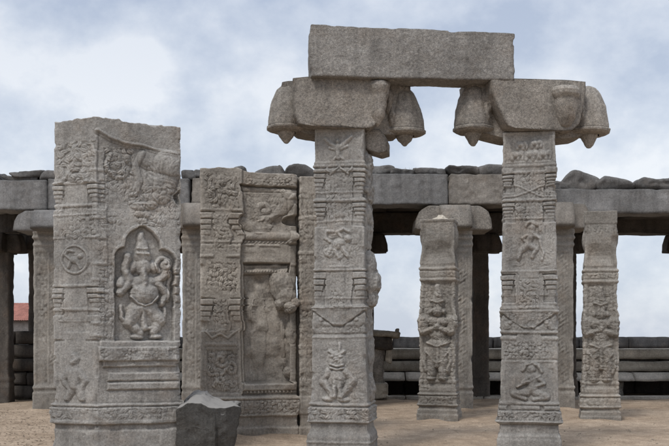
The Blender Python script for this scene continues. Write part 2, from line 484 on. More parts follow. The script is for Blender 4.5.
def lumps(name, specs, mat, parent, seed, res=22, amp=.02):
    """rounded broken masses: overlapping weathered ellipsoids in one mesh"""
    V = []; Fc = []; off = 0
    for (c, r) in specs:
        th = np.linspace(0, math.pi, res); ph = np.linspace(0, 2 * math.pi, res * 2 + 1)[:-1]
        T, Pp = np.meshgrid(th, ph, indexing='ij')
        u = np.stack([np.sin(T) * np.cos(Pp), np.sin(T) * np.sin(Pp), np.cos(T)], -1)
        p = u * np.array(r) + np.array(c)
        p = p + u * (amp * vnoise(p * 6, seed) + amp * .6 * vnoise(p * 17, seed + 4) + amp * .3 * vnoise(p * 41, seed + 6))[..., None]
        V.append(p.reshape(-1, 3)); Fc.append(grid_faces(len(th), len(ph), True, off=off)[:, ::-1]); off += p.shape[0] * p.shape[1]
    return make_mesh(name, np.concatenate(V), [np.concatenate(Fc)], mat, parent)

def densify(pts, step):
    out = []
    n = len(pts)
    for i in range(n):
        a = np.array(pts[i], float); b = np.array(pts[(i + 1) % n], float)
        m = max(1, int(np.linalg.norm(b - a) / step))
        for k in range(m): out.append(a + (b - a) * k / m)
    return np.array(out)

def extrude(name, pts, t0, t1, mat, parent, seed, axis='y', step=.03, inset=.03, big=.012, small=.005):
    """pts: silhouette (u,z); swept along y (or x). Gridded faces, rounded arrises, weathered."""
    C = np.array(pts, float); z0, z1 = C[:, 1].min(), C[:, 1].max()
    nz = max(6, int((z1 - z0) / step))
    zs = np.linspace(z0, z1, 80); xl = []; xr = []
    E = np.roll(C, -1, 0)
    for z in zs:
        zz = min(max(z, z0 + 1e-4), z1 - 1e-4); hit = []
        for (ax_, az), (bx, bz) in zip(C, E):
            if (az - zz) * (bz - zz) < 0: hit.append(ax_ + (bx - ax_) * (zz - az) / (bz - az))
        xl.append(min(hit)); xr.append(max(hit))
    xl = np.array(xl); xr = np.array(xr); mid = (xl.min() + xr.max()) / 2
    size = (xr.max() - xl.min(), t1 - t0, z1 - z0)
    p, f = stone_geo(size, seed, bevel=inset, n=int(max(size) / step), big=0, small=0, jag=-.06)
    zz = np.clip(p[:, 2] + (z0 + z1) / 2, z0, z1)
    L_, R_ = np.interp(zz, zs, xl), np.interp(zz, zs, xr)
    p[:, 0] = L_ + (R_ - L_) * (p[:, 0] / size[0] + .5)
    p[:, 1] += (t0 + t1) / 2; p[:, 2] += (z0 + z1) / 2
    D, ch = rough(p, seed, big, small); p = p + D
    if axis == 'x': p = np.stack([-p[:, 1], p[:, 0], p[:, 2]], -1)
    return make_mesh(name, p, [f], mat, parent)

def tube(name, pts, r, mat, parent, seed, n=12):
    P = np.array(pts, float); out = []
    for i in range(len(P) - 1):
        for k in range(6): out.append(P[i] + (P[i + 1] - P[i]) * k / 6)
    out.append(P[-1]); P = np.array(out)
    for _ in range(3): P[1:-1] = (P[:-2] + 2 * P[1:-1] + P[2:]) / 4
    T = np.gradient(P, axis=0); T /= np.linalg.norm(T, axis=1)[:, None]
    A = np.cross(T, [0, 1, 0]); A /= np.linalg.norm(A, axis=1)[:, None]; B = np.cross(T, A)
    a = np.linspace(0, 2 * math.pi, n + 1)[:-1]; rr = r * np.sin(np.linspace(.35, 2.8, len(P)))[:, None, None]
    G = P[:, None] + rr * (A[:, None] * np.cos(a)[None, :, None] + B[:, None] * np.sin(a)[None, :, None])
    D, ch = rough(G, seed, .008, .004); G = G + D
    return make_mesh(name, G.reshape(-1, 3), [grid_faces(len(P), n, True)], mat, parent)

def lathe(name, prof, c, mat, parent, seed, n=40, sy=1.0, ribs=0, amp=.008):
    """prof: (r,z) from top to bottom about the vertical through c"""
    P = []
    for (r0, z0), (r1, z1) in zip(prof[:-1], prof[1:]):
        for k in range(4): P.append((r0 + (r1 - r0) * k / 4, z0 + (z1 - z0) * k / 4))
    P.append(prof[-1]); P = np.array(P)
    a = np.linspace(0, 2 * math.pi, n + 1)[:-1]
    r = P[:, 0][:, None] * (1 + 0.02 * (1 if ribs else 0) * np.cos(ribs * a)[None])
    r = r * (1 + .035 * vnoise(np.stack([np.broadcast_to(np.cos(a) * 1.7, r.shape), np.broadcast_to(np.sin(a) * 1.7, r.shape), np.broadcast_to(P[:, 1][:, None] * 5, r.shape)], -1), seed))
    G = np.stack([c[0] + r * np.cos(a), c[1] + r * np.sin(a) * sy, np.broadcast_to(P[:, 1][:, None] + c[2], r.shape)], -1)
    D, ch = rough(G, seed, .012, .006); G = G + D
    return make_mesh(name, G.reshape(-1, 3), [grid_faces(len(P), n, True, flip=True)], mat, parent)

# =================================================================== SETTING
def build_ground():
    xs = np.concatenate([-np.geomspace(900, 16, 16), np.linspace(-15, 15, 420), np.geomspace(16, 900, 16)])
    ys = np.concatenate([[-60, -20, -5], np.linspace(0, 32, 380), np.geomspace(33, 1500, 18)])
    X, Y = np.meshgrid(xs, ys)
    Z = .022 * n2(X, Y, 1.3, 2) + .012 * n2(X, Y, .42, 5) - .012
    for px, d_, r_ in ((112, 12.3, .9), (339, 12.6, .42), (529, 12.75, .42), (240, 14.7, .85), (206, 12.4, .45), (438, 17.9, .36), (600, 17.9, .34), (52, 20.4, .42), (454, 20.4, .42), (556, 20.4, .42), (200, 20.4, .42)):
        q = np.hypot(X - wx(px, d_), Y - d_)
        Z = Z + .055 * np.exp(-np.maximum(q - r_, 0) / .22) * (1 + .8 * n2(X, Y, .3, 8))
    foot = np.maximum(0, n2(X, Y, .17, 14) - .3)
    Z = Z - .03 * foot
    Z = np.where((np.abs(X) > 16) | (Y > 33) | (Y < 0), -.01, Z)
    V = np.stack([X, Y, Z], -1).reshape(-1, 3)
    o = make_mesh('ground', V, [grid_faces(len(ys), len(xs))], sand_mat())
    tag(o, 'brown sandy courtyard ground with scattered litter', None, None, 'structure')
build_ground()

# =================================================================== LEFT SHRINE PILLAR
def hf_shrine(X, Y, i):
    f = Fld(X, Y)
    if i > 1:
        f.orn(-500, 130, 500, 400, 11, .9, 3)
        f.band(402, 408, 3.5); f.band(409, 425, 4.4); f.band(431, 470, 1.6)
        return f
    # ---- left flank 54..97
    f.rect(54, 124, 58, 400, .6); f.rect(93, 150, 98, 400, .5)
    f.brackets(54, 97, 184, 201, 10, 1.5, .9, 30, 7)
    f.brackets(54, 97, 288, 307, 10, 1.7, 1.0, 30, 7)
    f.rect(92, 206, 106, 284, 1.3); f.rect(92, 310, 104, 340, 1.1); f.rect(91, 150, 104, 180, 1.0)
    for yy in (216, 236, 262, 278, 322, 334, 168): f.rect(90, yy, 107, yy + 3, 1.0)
    f.rect(54, 206, 62, 284, .8); f.rect(54, 310, 62, 340, .8)
    f.orn(57, 140, 96, 182, 7, 1.3, 4)
    f.orn(57, 205, 96, 240, 6, 1.0, 8)
    f.orn(60, 308, 92, 322, 5, 1.1, 12)
    for yy in (180, 203, 284, 308): f.rect(30, yy, 99, yy + 3, 1.5)
    f.rect(54, 236, 68, 238, .9); f.rect(84, 236, 97, 238, .9)
    f.rect(54, 213, 97, 215, .9); f.rect(60, 322, 90, 332, -.8); f.rect(54, 340, 64, 342, -1.0); f.rect(86, 340, 100, 342, -1.0)
    # medallion
    f.ring(75, 259, 12.5, 14, 1.3, 1.3)
    # ---- Ganesha face 97..178
    ridge = [(97, 131), (110, 137), (124, 141), (140, 143), (154, 147), (166, 148), (180, 150)]
    yr = np.interp(f.X, [97, 110, 124, 140, 154, 166, 180], [130, 136, 140, 142, 146, 147, 149])
    m1 = f.mrect(97, 0, 200, 400)
    f.h = f.h - 2.4 * m1 * ss((f.Y - yr) / 2.5) * ss((218 - f.Y) / 16)
    f.path(ridge, 3.2, 1.2, False)
    f.path([(122, 116), (128, 126), (137, 132)], .8, -1.6, False)
    f.ell(117, 163, 13, 16, 2.0, False); f.orn(103, 146, 132, 182, 6, 1.5, 17)
    f.path([(110, 152), (106, 165), (113, 176), (122, 176)], 2, 1.6, False)
    f.cap(146, 156, 170, 160, 10, 12, 3.2, False); f.cap(166, 160, 160, 192, 15, 9, 3.4, False); f.cap(150, 178, 150, 200, 11, 6, 2.0, False); f.orn(140, 150, 178, 205, 12, 1.0, 18)
    f.path([(140, 150), (134, 163), (138, 178), (134, 192)], 3.5, 1.8, False)
    f.ell(178, 194, 6, 9, -7.5, False)
    f.orn(98, 182, 178, 226, 6, 1.2, 21); f.ell(141, 204, 12, 4.5, 2.6, False); f.ell(141, 212, 8, 4, 2.4, False); f.ell(141, 219, 5, 3.4, 1.8, False); f.rect(128, 199, 154, 202, 1.2)
    f.orn(98, 218, 116, 342, 5, .9, 23)
    # niche
    nm = np.maximum.reduce([f.mell(141, 249, 18, 23), f.mell(124, 257, 11, 11), f.mell(161, 259, 12, 12),
                            f.mrect(114, 259, 171.5, 341), f.mell(141, 229, 5, 5)])
    f.set(nm, -6.5); f.h = f.h + nm * .5 * n2(f.X, f.Y, 4, 3)
    rim = np.maximum.reduce([f.mell(141, 249, 21.5, 26.5), f.mell(124, 257, 14, 14), f.mell(161, 259, 15, 15)]) * (1 - nm) * f.mrect(100, 200, 185, 268)
    f.h = f.h + 1.1 * rim * (1 + .8 * n2(f.X, f.Y, 4, 9))
    f.spiral(163, 262, 9, 1.25, 2.4, 3.2, a0=2.2); f.cap(168, 270, 166, 300, 2.6, 1.8, 3.0, False)
    # jambs
    f.rect(171, 266, 190, 272, 3.0); f.rect(171, 274, 190, 284, 4.6); f.rect(172, 286, 190, 293, 3.4); f.rect(173, 295, 190, 301, 2.0)
    f.rect(97, 290, 109, 293, 1.6); f.rect(97, 295, 107, 300, 1.0)
    # ledge and pedestal courses
    f.rect(100, 341, 200, 347, 3.0); f.rect(99, 347, 200, 361, 6.2); f.rect(102, 361, 200, 367, 3.0)
    f.rect(107, 373, 200, 381, 2.6); f.rect(107, 383, 200, 390, 3.6); f.rect(104, 392, 200, 403, .8)
    f.orn(100, 348, 190, 361, 4, .8, 31)
    # base
    f.band(404, 407, 2.6); f.band(408, 421, 3.4); f.band(421, 425, 4.2); f.band(431, 470, 1.6)
    f.orn(50, 408, 190, 421, 6, 1.0, 33)
    # ---- figures (become meshes of their own)
    # deity
    g = 1
    f.cap(141, 233, 141, 254, 3.2, 7.5, 5.6); f.cap(136, 247, 146, 247, 1.6, 1.6, 6.4); f.cap(135.5, 252, 147, 252, 1.8, 1.8, 6.6)
    f.ell(141.5, 265, 8.5, 9, 7.2)
    f.ell(131.5, 266, 4.5, 7, 5.2, a=.3); f.ell(151.5, 265, 4.5, 7, 5.2, a=-.3)
    f.path([(141, 268), (142, 276), (144, 283), (141, 289), (137, 291), (135, 288)], 3.1, 9.2)
    f.ell(142, 282, 17, 8, 6.2)
    f.cap(129, 279, 124, 268, 4, 3.2, 6.2); f.cap(124, 268, 126, 258, 3.2, 3.6, 6.2); f.ell(126, 256, 4.2, 4.6, 6.8)
    f.cap(128, 283, 120, 292, 4, 3.6, 6.4); f.ell(121, 283, 5.5, 8, 6.6)
    f.cap(156, 279, 164, 273, 4, 3.2, 6.2); f.cap(164, 273, 165, 264, 3.1, 3.2, 6.4); f.ell(164.5, 261, 3.5, 4, 6.8)
    f.cap(157, 283, 165, 294, 4, 3.4, 6.2); f.cap(165, 294, 160, 303, 3.3, 3.0, 6.4)
    f.ell(143, 294, 14.5, 13.5, 10.8)
    f.path([(130, 296), (136, 303), (143, 305.5), (150, 303), (156, 296)], 1.0, 9.6)
    f.ell(142, 308, 17, 8, 7.4)
    f.cap(135, 310, 129, 322, 7.5, 6, 7.4); f.cap(150, 310, 158, 320, 7.5, 6, 7.4)
    f.cap(129, 321, 138, 333, 5.5, 4.2, 6.4); f.cap(158, 319, 152, 332, 5.2, 4.0, 6.4)
    f.path([(120, 306), (121, 317), (128, 326), (142, 329), (156, 327), (163, 317), (164, 308)], 1.9, 4.6)
    f.ell(142, 318, 19, 12, 4.6); f.path([(142, 310), (143, 328)], 3.2, 6.9)
    f.ell(136, 337, 7, 3.2, 6.5, a=.1); f.ell(154, 337, 7, 3.2, 6.5, a=-.1)
    # standing figure on the lower flank, crowned figure on the upper flank
    f.cap(75, 367, 75, 372, 4, 4, 2.6); f.ell(75, 362, 4.6, 5, 4.2); f.cap(75, 373, 75, 386, 5.6, 4.2, 4.0)
    f.cap(70, 372, 64, 380, 3.2, 2.8, 2.0); f.cap(64, 380, 68, 388, 2.6, 2.2, 2.0); f.cap(80, 372, 86, 381, 3.2, 2.8, 2.0); f.cap(86, 381, 82, 389, 2.6, 2.2, 1.8)
    f.ell(75, 388, 7, 5, 2.3); f.cap(72, 388, 67, 399, 4.2, 3.2, 2.3); f.cap(78, 388, 83, 399, 4.2, 3.2, 2.3); f.cap(75, 352, 75, 358, 2, 4, 3.4)
    f.cap(75, 146, 75, 158, 3, 5.5, 2.2); f.ell(75, 164, 6, 7, 2.6); f.ell(75, 176, 8, 5, 2.2)
    f.cap(68, 172, 62, 180, 2.6, 2.2, 1.8); f.cap(82, 172, 87, 180, 2.6, 2.2, 1.8)
    # animal inside the medallion
    f.ell(75, 260, 5.5, 3.6, 1.8, a=.3); f.ell(81, 256, 2.6, 2.8, 2.0); f.cap(71, 262, 68, 267, 1.5, 1.2, 1.6); f.cap(78, 262, 80, 268, 1.5, 1.2, 1.6)
    f.path([(70, 258), (66, 254), (69, 250), (74, 251)], 1.2, 1.5)
    return f

def build_shrine_pillar():
    d = 11.8; k = d / F
    root = thing('shrine_pillar', 'broad broken pillar at far left with a niche holding a dancing elephant headed deity', 'carved pillar', (wx(97, d), d, 0))
    P0 = (-48 * k, 46 * k * math.tan(math.radians(18))); P1 = (0, 0)
    w = 81 * k * 1.035; a = math.radians(19)
    P2 = (w * math.cos(a), w * math.sin(a)); P3 = (P2[0] - .35, P2[1] + .75); P4 = (P0[0] + .25, P0[1] + .75)
    # order: face0 = left flank, face1 = niche face
    pr = Prism([P0, P1, P2, P3, P4], d, hf_shrine, [(54, 97), (97, 178), (178, 236), (236, 300), (300, 352)], 3.0)
    zt = wz(117, d)
    def ztop(x, y):
        px = CX + (x + wx(97, d)) / k
        v = np.interp(px, [40, 54, 70, 92, 98, 112, 128, 150, 170, 180, 200], [-.02, -.02, .0, .03, .03, -.01, -.035, -.05, -.045, -.06, -.06])
        return v + .02 * n2(x * 20, y * 20, 2.2, 9) + .01 * n2(x * 20, y * 20, .8, 4)
    pr.ztop = ztop; pr.y_top = 117
    st = [.55, .55, 1.6, 2, 2]
    pr.shell('shaft', 117, 404, .58, st, M_FRONT, root, True)
    pr.shell('base_moulding', 404, 428, .58, st, M_FRONT, root)
    pr.shell('plinth', 428, ground_row(d) + 1.5, .9, st, M_FRONT, root)
    pr.fscale = 1.2; pr.chip = 1.1; pr.ero = .3
    o = pr.figure('deity_figure', 1, 112, 173, 230, 342, .45, M_FRONT, root); o['label'] = 'dancing elephant headed deity with tall crown and round belly'
    pr.figure('standing_figure', 0, 58, 92, 354, 401, .5, M_FRONT, root)
    pr.figure('crowned_figure', 0, 58, 92, 142, 182, .5, M_FRONT, root)
    pr.figure('animal_medallion', 0, 60, 90, 246, 272, .5, M_FRONT, root)
build_shrine_pillar()

# =================================================================== TWO FRONT PILLARS
def hf_p1(X, Y, i):
    f = Fld(X, Y); a, b = 313.0, 365.0; m = 339.0
    f.rect(a + 2, 131, b - 2, 160, -.5)
    f.band(161, 163.5, .9); f.band(164, 167, 1.5); f.beads(a, b, 165.5, 2.0, .8, 6.5)
    f.brackets(a, b, 173, 190, 11, 1.7, 1.6)
    for y0, y1, hh in ((168.5, 172, 1.6), (191, 193, .9), (199, 202, 1.5), (268.5, 271, 1.6), (297, 299, .8), (305, 308, 1.3)): f.band(y0, y1, hh)
    f.path([(m - 13, 168), (m - 9, 174), (m, 167), (m + 9, 174), (m + 13, 168)], 1.2, 1.3, False)
    f.orn(a + 12, 174, b - 12, 200, 5, 1.1, 41); f.rect(a + 13, 171, b - 13, 200, .5)
    f.brackets(a, b, 203, 219, 12, 1.7, 1.6); f.orn(a + 13, 203, b - 13, 222, 5, 1.1, 43)
    f.band(219.5, 222, .9); f.rect(m - 5, 217, m + 5, 223, -.9)
    f.orn(a + 3, 224, b - 3, 264, 9, .7, 45)
    f.rect(m - 10, 265.5, m + 11, 268, 1.3)
    f.brackets(a, b, 272, 296, 12, 1.8, 1.6); f.rect(m - 9, 272, m + 9, 310, .6); f.orn(m - 8, 276, m + 8, 308, 5, 1.1, 47)
    f.chevron(a - 2, b + 2, 309, 325, 1.6, 1.5); f.orn(a + 2, 326, b - 2, 333, 3.5, .8, 49)
    f.rect(m - 16, 322.5, m + 16, 325.5, 1.0); f.band(333, 334.5, -1.2); f.band(336, 338, .8)
    f.orn(a + 2, 340, b - 2, 402, 8, .5, 51)
    f.band(403, 406, 1.9); f.band(407.5, 421, 2.6); f.orn(a - 5, 408, b + 5, 420, 6, 1.2, 53); f.band(421, 423, 3.3)
    f.band(424, 470, -.2); f.h = f.h + 3.4 * ss((f.Y - 428) / 10)
    f.band(441, 443, .8)
    if i == 0:
        # bird with spread wings
        f.path([(m - 1, 158), (m - 1, 146)], 2.2, 1.8); f.ell(m - 1, 147, 3.2, 4.2, 2.0); f.ell(m - 1, 141, 2.1, 2.3, 1.9)
        f.path([(m - 3, 147), (m - 9, 143), (m - 14, 138)], 1.9, 1.5); f.path([(m + 1, 147), (m + 7, 142), (m + 13, 137)], 1.9, 1.5)
        f.path([(m - 4, 149), (m - 10, 147)], 1.3, 1.1); f.path([(m + 2, 149), (m + 9, 146)], 1.3, 1.1)
        f.path([(m - 1, 155), (m - 6, 159)], 1.3, 1.2); f.path([(m - 1, 155), (m + 4, 159)], 1.3, 1.2)
        # coiled beast
        f.ell(m - 1, 244, 8, 5.5, 2.0, a=-.3); f.ell(m + 9, 239, 4, 3.8, 2.3); f.cap(m - 7, 247, m - 12, 255, 2.4, 1.8, 1.7)
        f.cap(m + 4, 248, m + 8, 256, 2.4, 1.8, 1.7); f.path([(m - 8, 242), (m - 14, 238), (m - 13, 231), (m - 7, 232)], 1.5, 1.5)
        f.path([(m + 3, 238), (m - 2, 232), (m + 4, 229), (m + 10, 232)], 1.3, 1.4); f.path([(m - 4, 250), (m - 1, 258)], 1.7, 1.5)
        f.spiral(m - 11, 252, 5, 1.2, 1.1, 1.2, fig=True)
        # squatting lion faced guardian
        f.ell(m - 2, 359, 9.5, 8.5, 2.6); f.ell(m - 6, 356, 2.6, 2.0, 3.6); f.ell(m + 2, 356, 2.6, 2.0, 3.6); f.ell(m - 2, 359.5, 2.0, 2.4, 3.8)
        f.path([(m - 8, 364), (m - 2, 366), (m + 4, 364)], 1.2, 3.4); f.path([(m - 8, 367.5), (m - 2, 369), (m + 4, 367.5)], 1.1, 3.0)
        f.cap(m - 9, 351, m - 6, 353, 1.6, 2, 2.6); f.cap(m + 5, 351, m + 2, 353, 1.6, 2, 2.6); f.cap(m + 1, 343, m + 1, 350, 1.3, 1.6, 2.0)
        f.ell(m - 2, 378, 8.5, 10, 2.4)
        f.cap(m - 10, 371, m - 15, 379, 2.8, 2.4, 2.2); f.cap(m + 6, 371, m + 12, 378, 2.8, 2.4, 2.2)
        f.cap(m - 14, 382, m - 6, 396, 3.4, 2.4, 2.8); f.cap(m + 12, 381, m + 3, 396, 3.4, 2.4, 2.8); f.ell(m - 15, 382, 4.2, 4.2, 2.8); f.ell(m + 13, 380, 4.2, 4.2, 2.8)
        f.cap(m - 4, 378, m - 4, 396, 2.2, 1.8, 3.0); f.cap(m + 1, 378, m + 1, 396, 2.2, 1.8, 3.0)
        f.ell(m - 10, 399, 6, 2.6, 2.2); f.ell(m + 5, 399, 6, 2.6, 2.2)
    return f

def hf_p2(X, Y, i):
    f = Fld(X, Y); a, b = 502.0, 556.0; m = 529.0
    f.rect(a + 2, 134, b - 2, 161, -.5); f.rect(a + 4, 160, b - 4, 162, .8)
    f.band(163, 166, 1.0); f.rect(a - 5, 167, a + 11, 170, 1.5); f.rect(b - 11, 167, b + 5, 170, 1.5)
    for y0, y1, hh in ((170, 173, 1.4), (198, 201, 1.5), (217, 219, .8), (294, 296, .8), (306, 309, 1.4), (331, 333.5, 1.3)): f.band(y0, y1, hh)
    f.brackets(a, b, 174, 186, 10, 1.8, 1.7); f.orn(a + 11, 170, b - 11, 185, 5, 1.0, 61)
    f.path([(a - 2, 184), (a + 14, 185), (b - 14, 196), (b + 2, 197)], 1.2, .8, False); f.path([(a - 2, 196), (a + 14, 195), (b - 14, 186), (b + 2, 184)], 1.2, .8, False)
    f.orn(a + 4, 184, b - 4, 198, 4, 1.0, 63)
    f.brackets(a, b, 202, 216, 12, 1.6, 1.6); f.orn(a + 12, 198, b - 12, 222, 5, 1.1, 65)
    f.orn(a + 2, 222, b - 2, 268, 9, .5, 67)
    f.band(270, 272, 1.2); f.rect(m - 11, 272, m + 11, 278, .9)
    f.brackets(a, b, 275, 294, 12, 1.9, 1.7); f.orn(m - 11, 280, m + 11, 309, 5, 1.2, 69); f.rect(m - 11, 279, m + 11, 309, .5)
    f.band(310, 312, .9); f.chevron(a - 2, b + 2, 312, 328, 1.7, 1.5); f.rect(m - 10, 326, m + 10, 330, 1.1); f.orn(a + 3, 313, b - 3, 330, 4.5, 1.0, 71)
    f.rect(a - 5, 334, a + 15, 336, -1.6); f.rect(b - 15, 334, b + 5, 336, -1.6); f.rect(a - 5, 336.5, a + 15, 340, 1.2); f.rect(b - 15, 336.5, b + 5, 340, 1.2)
    f.orn(a + 2, 342, b - 2, 359, 4.5, 1.1, 73); f.band(359.5, 361, -.8)
    f.rect(a + 4, 363, b - 4, 401, -.8)
    f.band(402, 405, 1.7); f.rect(a - 9, 406, a + 6, 410, 2.0); f.rect(b - 14, 406, b + 9, 410, 2.0); f.rect(a + 10, 406, b - 18, 410, 2.0)
    f.band(411, 422, 3.0); f.orn(a - 5, 411, b + 5, 421, 5, 1.2, 75); f.band(421, 424, 3.8)
    f.h = f.h + 2.6 * ss((f.Y - 432) / 9); f.band(434, 437, .9)
    if i == 0:
        # elephants in a row
        for cx, cy, s in ((m - 9, 144, .8), (m + 6, 143, .8), (m - 14, 154, .9), (m + 1, 154, .95), (m + 15, 154, .85)):
            f.ell(cx, cy, 6.4 * s, 3.8 * s, 1.9); f.ell(cx + 6.5 * s, cy - 1 * s, 3.4 * s, 3.6 * s, 1.6); f.cap(cx + 8.5 * s, cy, cx + 8 * s, cy + 5 * s, 1.5, 1.1, 1.2)
            f.cap(cx - 4 * s, cy + 2, cx - 4 * s, cy + 5 * s, 2.0, 1.6, 1.2); f.cap(cx + 3 * s, cy + 2, cx + 3 * s, cy + 5 * s, 2.0, 1.6, 1.2)
        # dancer
        f.ell(m + 3, 228, 3.6, 4, 2.2); f.cap(m + 3, 223, m + 8, 225, 1.6, 1.3, 1.8)
        f.path([(m - 4, 226), (m - 2, 222.5), (m + 4, 221.5), (m + 10, 224), (m + 11, 230)], 1.2, 1.3)
        f.cap(m + 2, 233, m - 1, 243, 3.6, 2.8, 2.2); f.cap(m, 234, m - 7, 238, 1.9, 1.6, 1.8); f.cap(m - 7, 238, m - 3, 242, 1.6, 1.4, 1.7)
        f.cap(m + 4, 234, m + 11, 238, 1.9, 1.6, 1.8); f.cap(m + 11, 238, m + 12, 246, 1.6, 1.4, 1.7)
        f.cap(m - 1, 244, m + 7, 249, 3.2, 2.4, 2.2); f.cap(m + 7, 249, m + 3, 257, 2.2, 1.7, 2.0); f.cap(m - 2, 245, m - 9, 251, 3.2, 2.4, 2.2)
        f.cap(m - 9, 251, m - 11, 259, 2.2, 1.7, 2.0); f.path([(m + 12, 246), (m + 15, 253), (m + 13, 260)], 1.2, 1.4)
        # seated musician
        f.ell(m + 2, 370, 4.8, 5, 2.4); f.path([(m - 6, 371), (m - 3, 365), (m + 3, 363.5), (m + 9, 366), (m + 12, 372)], 1.5, 1.7)
        f.cap(m + 4, 377, m + 3, 388, 5, 4.2, 2.4); f.cap(m, 376, m - 6, 383, 2.2, 1.8, 2.4); f.cap(m - 6, 383, m + 1, 381, 1.8, 1.6, 3.0)
        f.cap(m + 8, 377, m + 14, 383, 2.2, 1.8, 2.2); f.cap(m + 14, 383, m + 6, 386, 1.8, 1.6, 2.6); f.path([(m - 11, 387), (m - 2, 382), (m + 10, 376)], 1.2, 2.8)
        f.cap(m - 2, 392, m - 15, 394, 3.4, 2.6, 2.2); f.cap(m + 6, 392, m + 17, 396, 3.4, 2.6, 2.2); f.cap(m - 15, 395, m - 4, 398.5, 2.4, 2, 2.0); f.cap(m + 17, 397, m + 4, 399, 2.4, 2, 2.0)
    return f

def bell(parent, x, d, dy, r, seed, top, lip, tip, mat, half=False):
    """drooping lotus bell with a pointed bud under it; px heights measured at distance d"""
    k = d / F
    pr = [(18 * math.sqrt(max(0.0, 1 - q * q)) + .3, lip - 3 - q * (lip - 3 - top)) for q in (1, .985, .94, .86, .76, .64, .5, .35, .2, .08, 0)]
    prof = [(a * r / 18 * k, wz(y, d)) for a, y in pr] + [(18.0 * r / 18 * k, wz(lip - 2.6, d)), (19.6 * r / 18 * k, wz(lip - 1.6, d)), (19.4 * r / 18 * k, wz(lip + .6, d)), (17.0 * r / 18 * k, wz(lip + 2.4, d)), (9.5 * r / 18 * k, wz(lip + 3.5, d))]
    b = lathe('lotus_bell', prof, (x, dy, 0), mat, parent, seed, sy=.95, n=64, ribs=9)
    bud = [(9.0, lip + 2), (8.6, lip + 4.5), (7.0, lip + 8), (4.2, tip - 3.5), (2, tip - 1), (.2, tip - .4)]
    lathe('bud', [(a * k, wz(y, d)) for a, y in bud], (x, dy, 0), mat, b, seed + 1, n=30)
    return b

def front_pillar(name, label, d, hf, a, b, seed, rz, top, scale, figs, yawcap, cap):
    k = d / F; xm = (a + b) / 2
    w = (b - a) * k; dp = w * 1.0
    # root under the middle of the shaft, front face at distance d
    ux, uy = -math.sin(rz), math.cos(rz)
    loc = (wx(xm, d) + ux * dp / 2, d + uy * dp / 2, 0)
    root = thing(name, label, 'carved pillar', loc, rz)
    sp = (b - a)
    pr = Prism(rect_plan(w, dp), d, hf, [(a, b)] * 4, seed, ws=lambda Y: np.interp(Y, [top, 250, 400, 470], scale))
    pr.y_top = top
    st = [.55, 1.0, 2.0, 1.0]
    pr.shell('shaft', top, 402.5, .55, st, M_FRONT, root, True)
    pr.shell('base_moulding', 402.5, 426, .55, st, M_FRONT, root)
    pr.shell('plinth', 426, ground_row(d) + 1.5, .8, st, M_FRONT, root)
    for (nm, x0, x1, y0, y1) in figs: pr.figure(nm, 0, x0, x1, y0, y1, .42, M_FRONT, root)
    return root, k, dp

# --- pillar one
d1 = 12.3
p1, k1, dp1 = front_pillar('carved_pillar', 'tall carved pillar with squatting lion faced guardian, under the left end of the lintel', d1, hf_p1, 313, 365, 5.0,
    math.radians(-9), 127, [.955, .985, 1.10, 1.13],
    [('bird_relief', 322, 356, 134, 161), ('beast_relief', 322, 356, 226, 264), ('lion_guardian_relief', 316, 361, 341, 402.5)], 0, None)
# --- pillar two
d2 = 12.4
p2, k2, dp2 = front_pillar('carved_pillar', 'tall carved pillar with elephant row, dancer and seated musician, under right end of the lintel', d2, hf_p2, 502, 556, 8.0,
    math.radians(-12), 131.5, [.95, .98, 1.05, 1.08],
    [('elephant_row_relief', 507, 553, 139, 161), ('dancer_relief', 510, 548, 219, 262), ('musician_relief', 508, 551, 361, 401)], 0, None)

def capital(root, d, dp, rzroot, yaw, x0, prof_front, prof_arm, bells, seed, dfront, ribs, necks):
    """cross-shaped bracket capital; coordinates in the root's frame turned by yaw"""
    k = d / F
    holder_rot = yaw - rzroot
    def L(pts): return [((x - x0) * k, wz(y, d)) for x, y in pts]
    body = extrude('capital', L(prof_front), -dp / 2 - .10, dp / 2 + .12, M_CAP, root, seed, step=.022, inset=.02)
    body.rotation_euler = (0, 0, holder_rot)
    arm = extrude('bracket_arm', L(prof_arm), -.20, .24, M_CAP, body, seed + 3, step=.025, inset=.03)
    for n, (bx, r, off, top, lip, tip) in enumerate(bells):
        bell(body, (bx - x0) * k, d, off, r, seed + 5 + n, top, lip, tip, M_CAP)
    for x, y, rx, rz, off in necks:
        sg = 1 if x > x0 else -1
        def e(dx, yy, o, a_, b_, c_): return (((x + sg * dx - x0) * k, off + o, wz(yy, d)), (a_ * k, b_, c_ * k))
        lumps('bell_neck', [e(0, y, 0, rx, .22, rz), e(-4, y - 4, -.07, 6, .2, 16), e(-1, y + 8, -.10, 5, .17, 15), e(4, y + 12, -.07, 5, .17, 12)], M_CAP, body, seed + 40, res=34, amp=.015)
    # raised rolls down the edges of the front arm
    return body
capital(p1, d1, dp1, math.radians(-9), math.radians(4), 339,
    [(287, 81), (286.5, 100), (288, 118), (293, 127), (314, 129), (364, 129.5), (369, 127), (377, 112), (383, 95), (384, 82), (350, 79), (310, 78)],
    [(276, 79), (276, 92), (283, 100), (289, 129), (310, 133), (370, 132.5), (395, 131), (400, 100), (408, 92), (408, 81), (340, 80), (300, 78)],
    [(281, 18.6, -.10, 80, 126, 141), (402, 19.5, -.06, 80, 127, 141)], 31.0, 0,
    [[(288, 84, -.28), (285, 96, -.31), (286, 110, -.32), (291, 124, -.31)], [(294, 86, -.42), (290, 100, -.43), (290, 116, -.42)], [(388, 88, -.22), (390, 104, -.25), (385, 122, -.25)]],
    [(290, 103, 13, 22, -.06), (389, 103, 12, 23, -.02)])
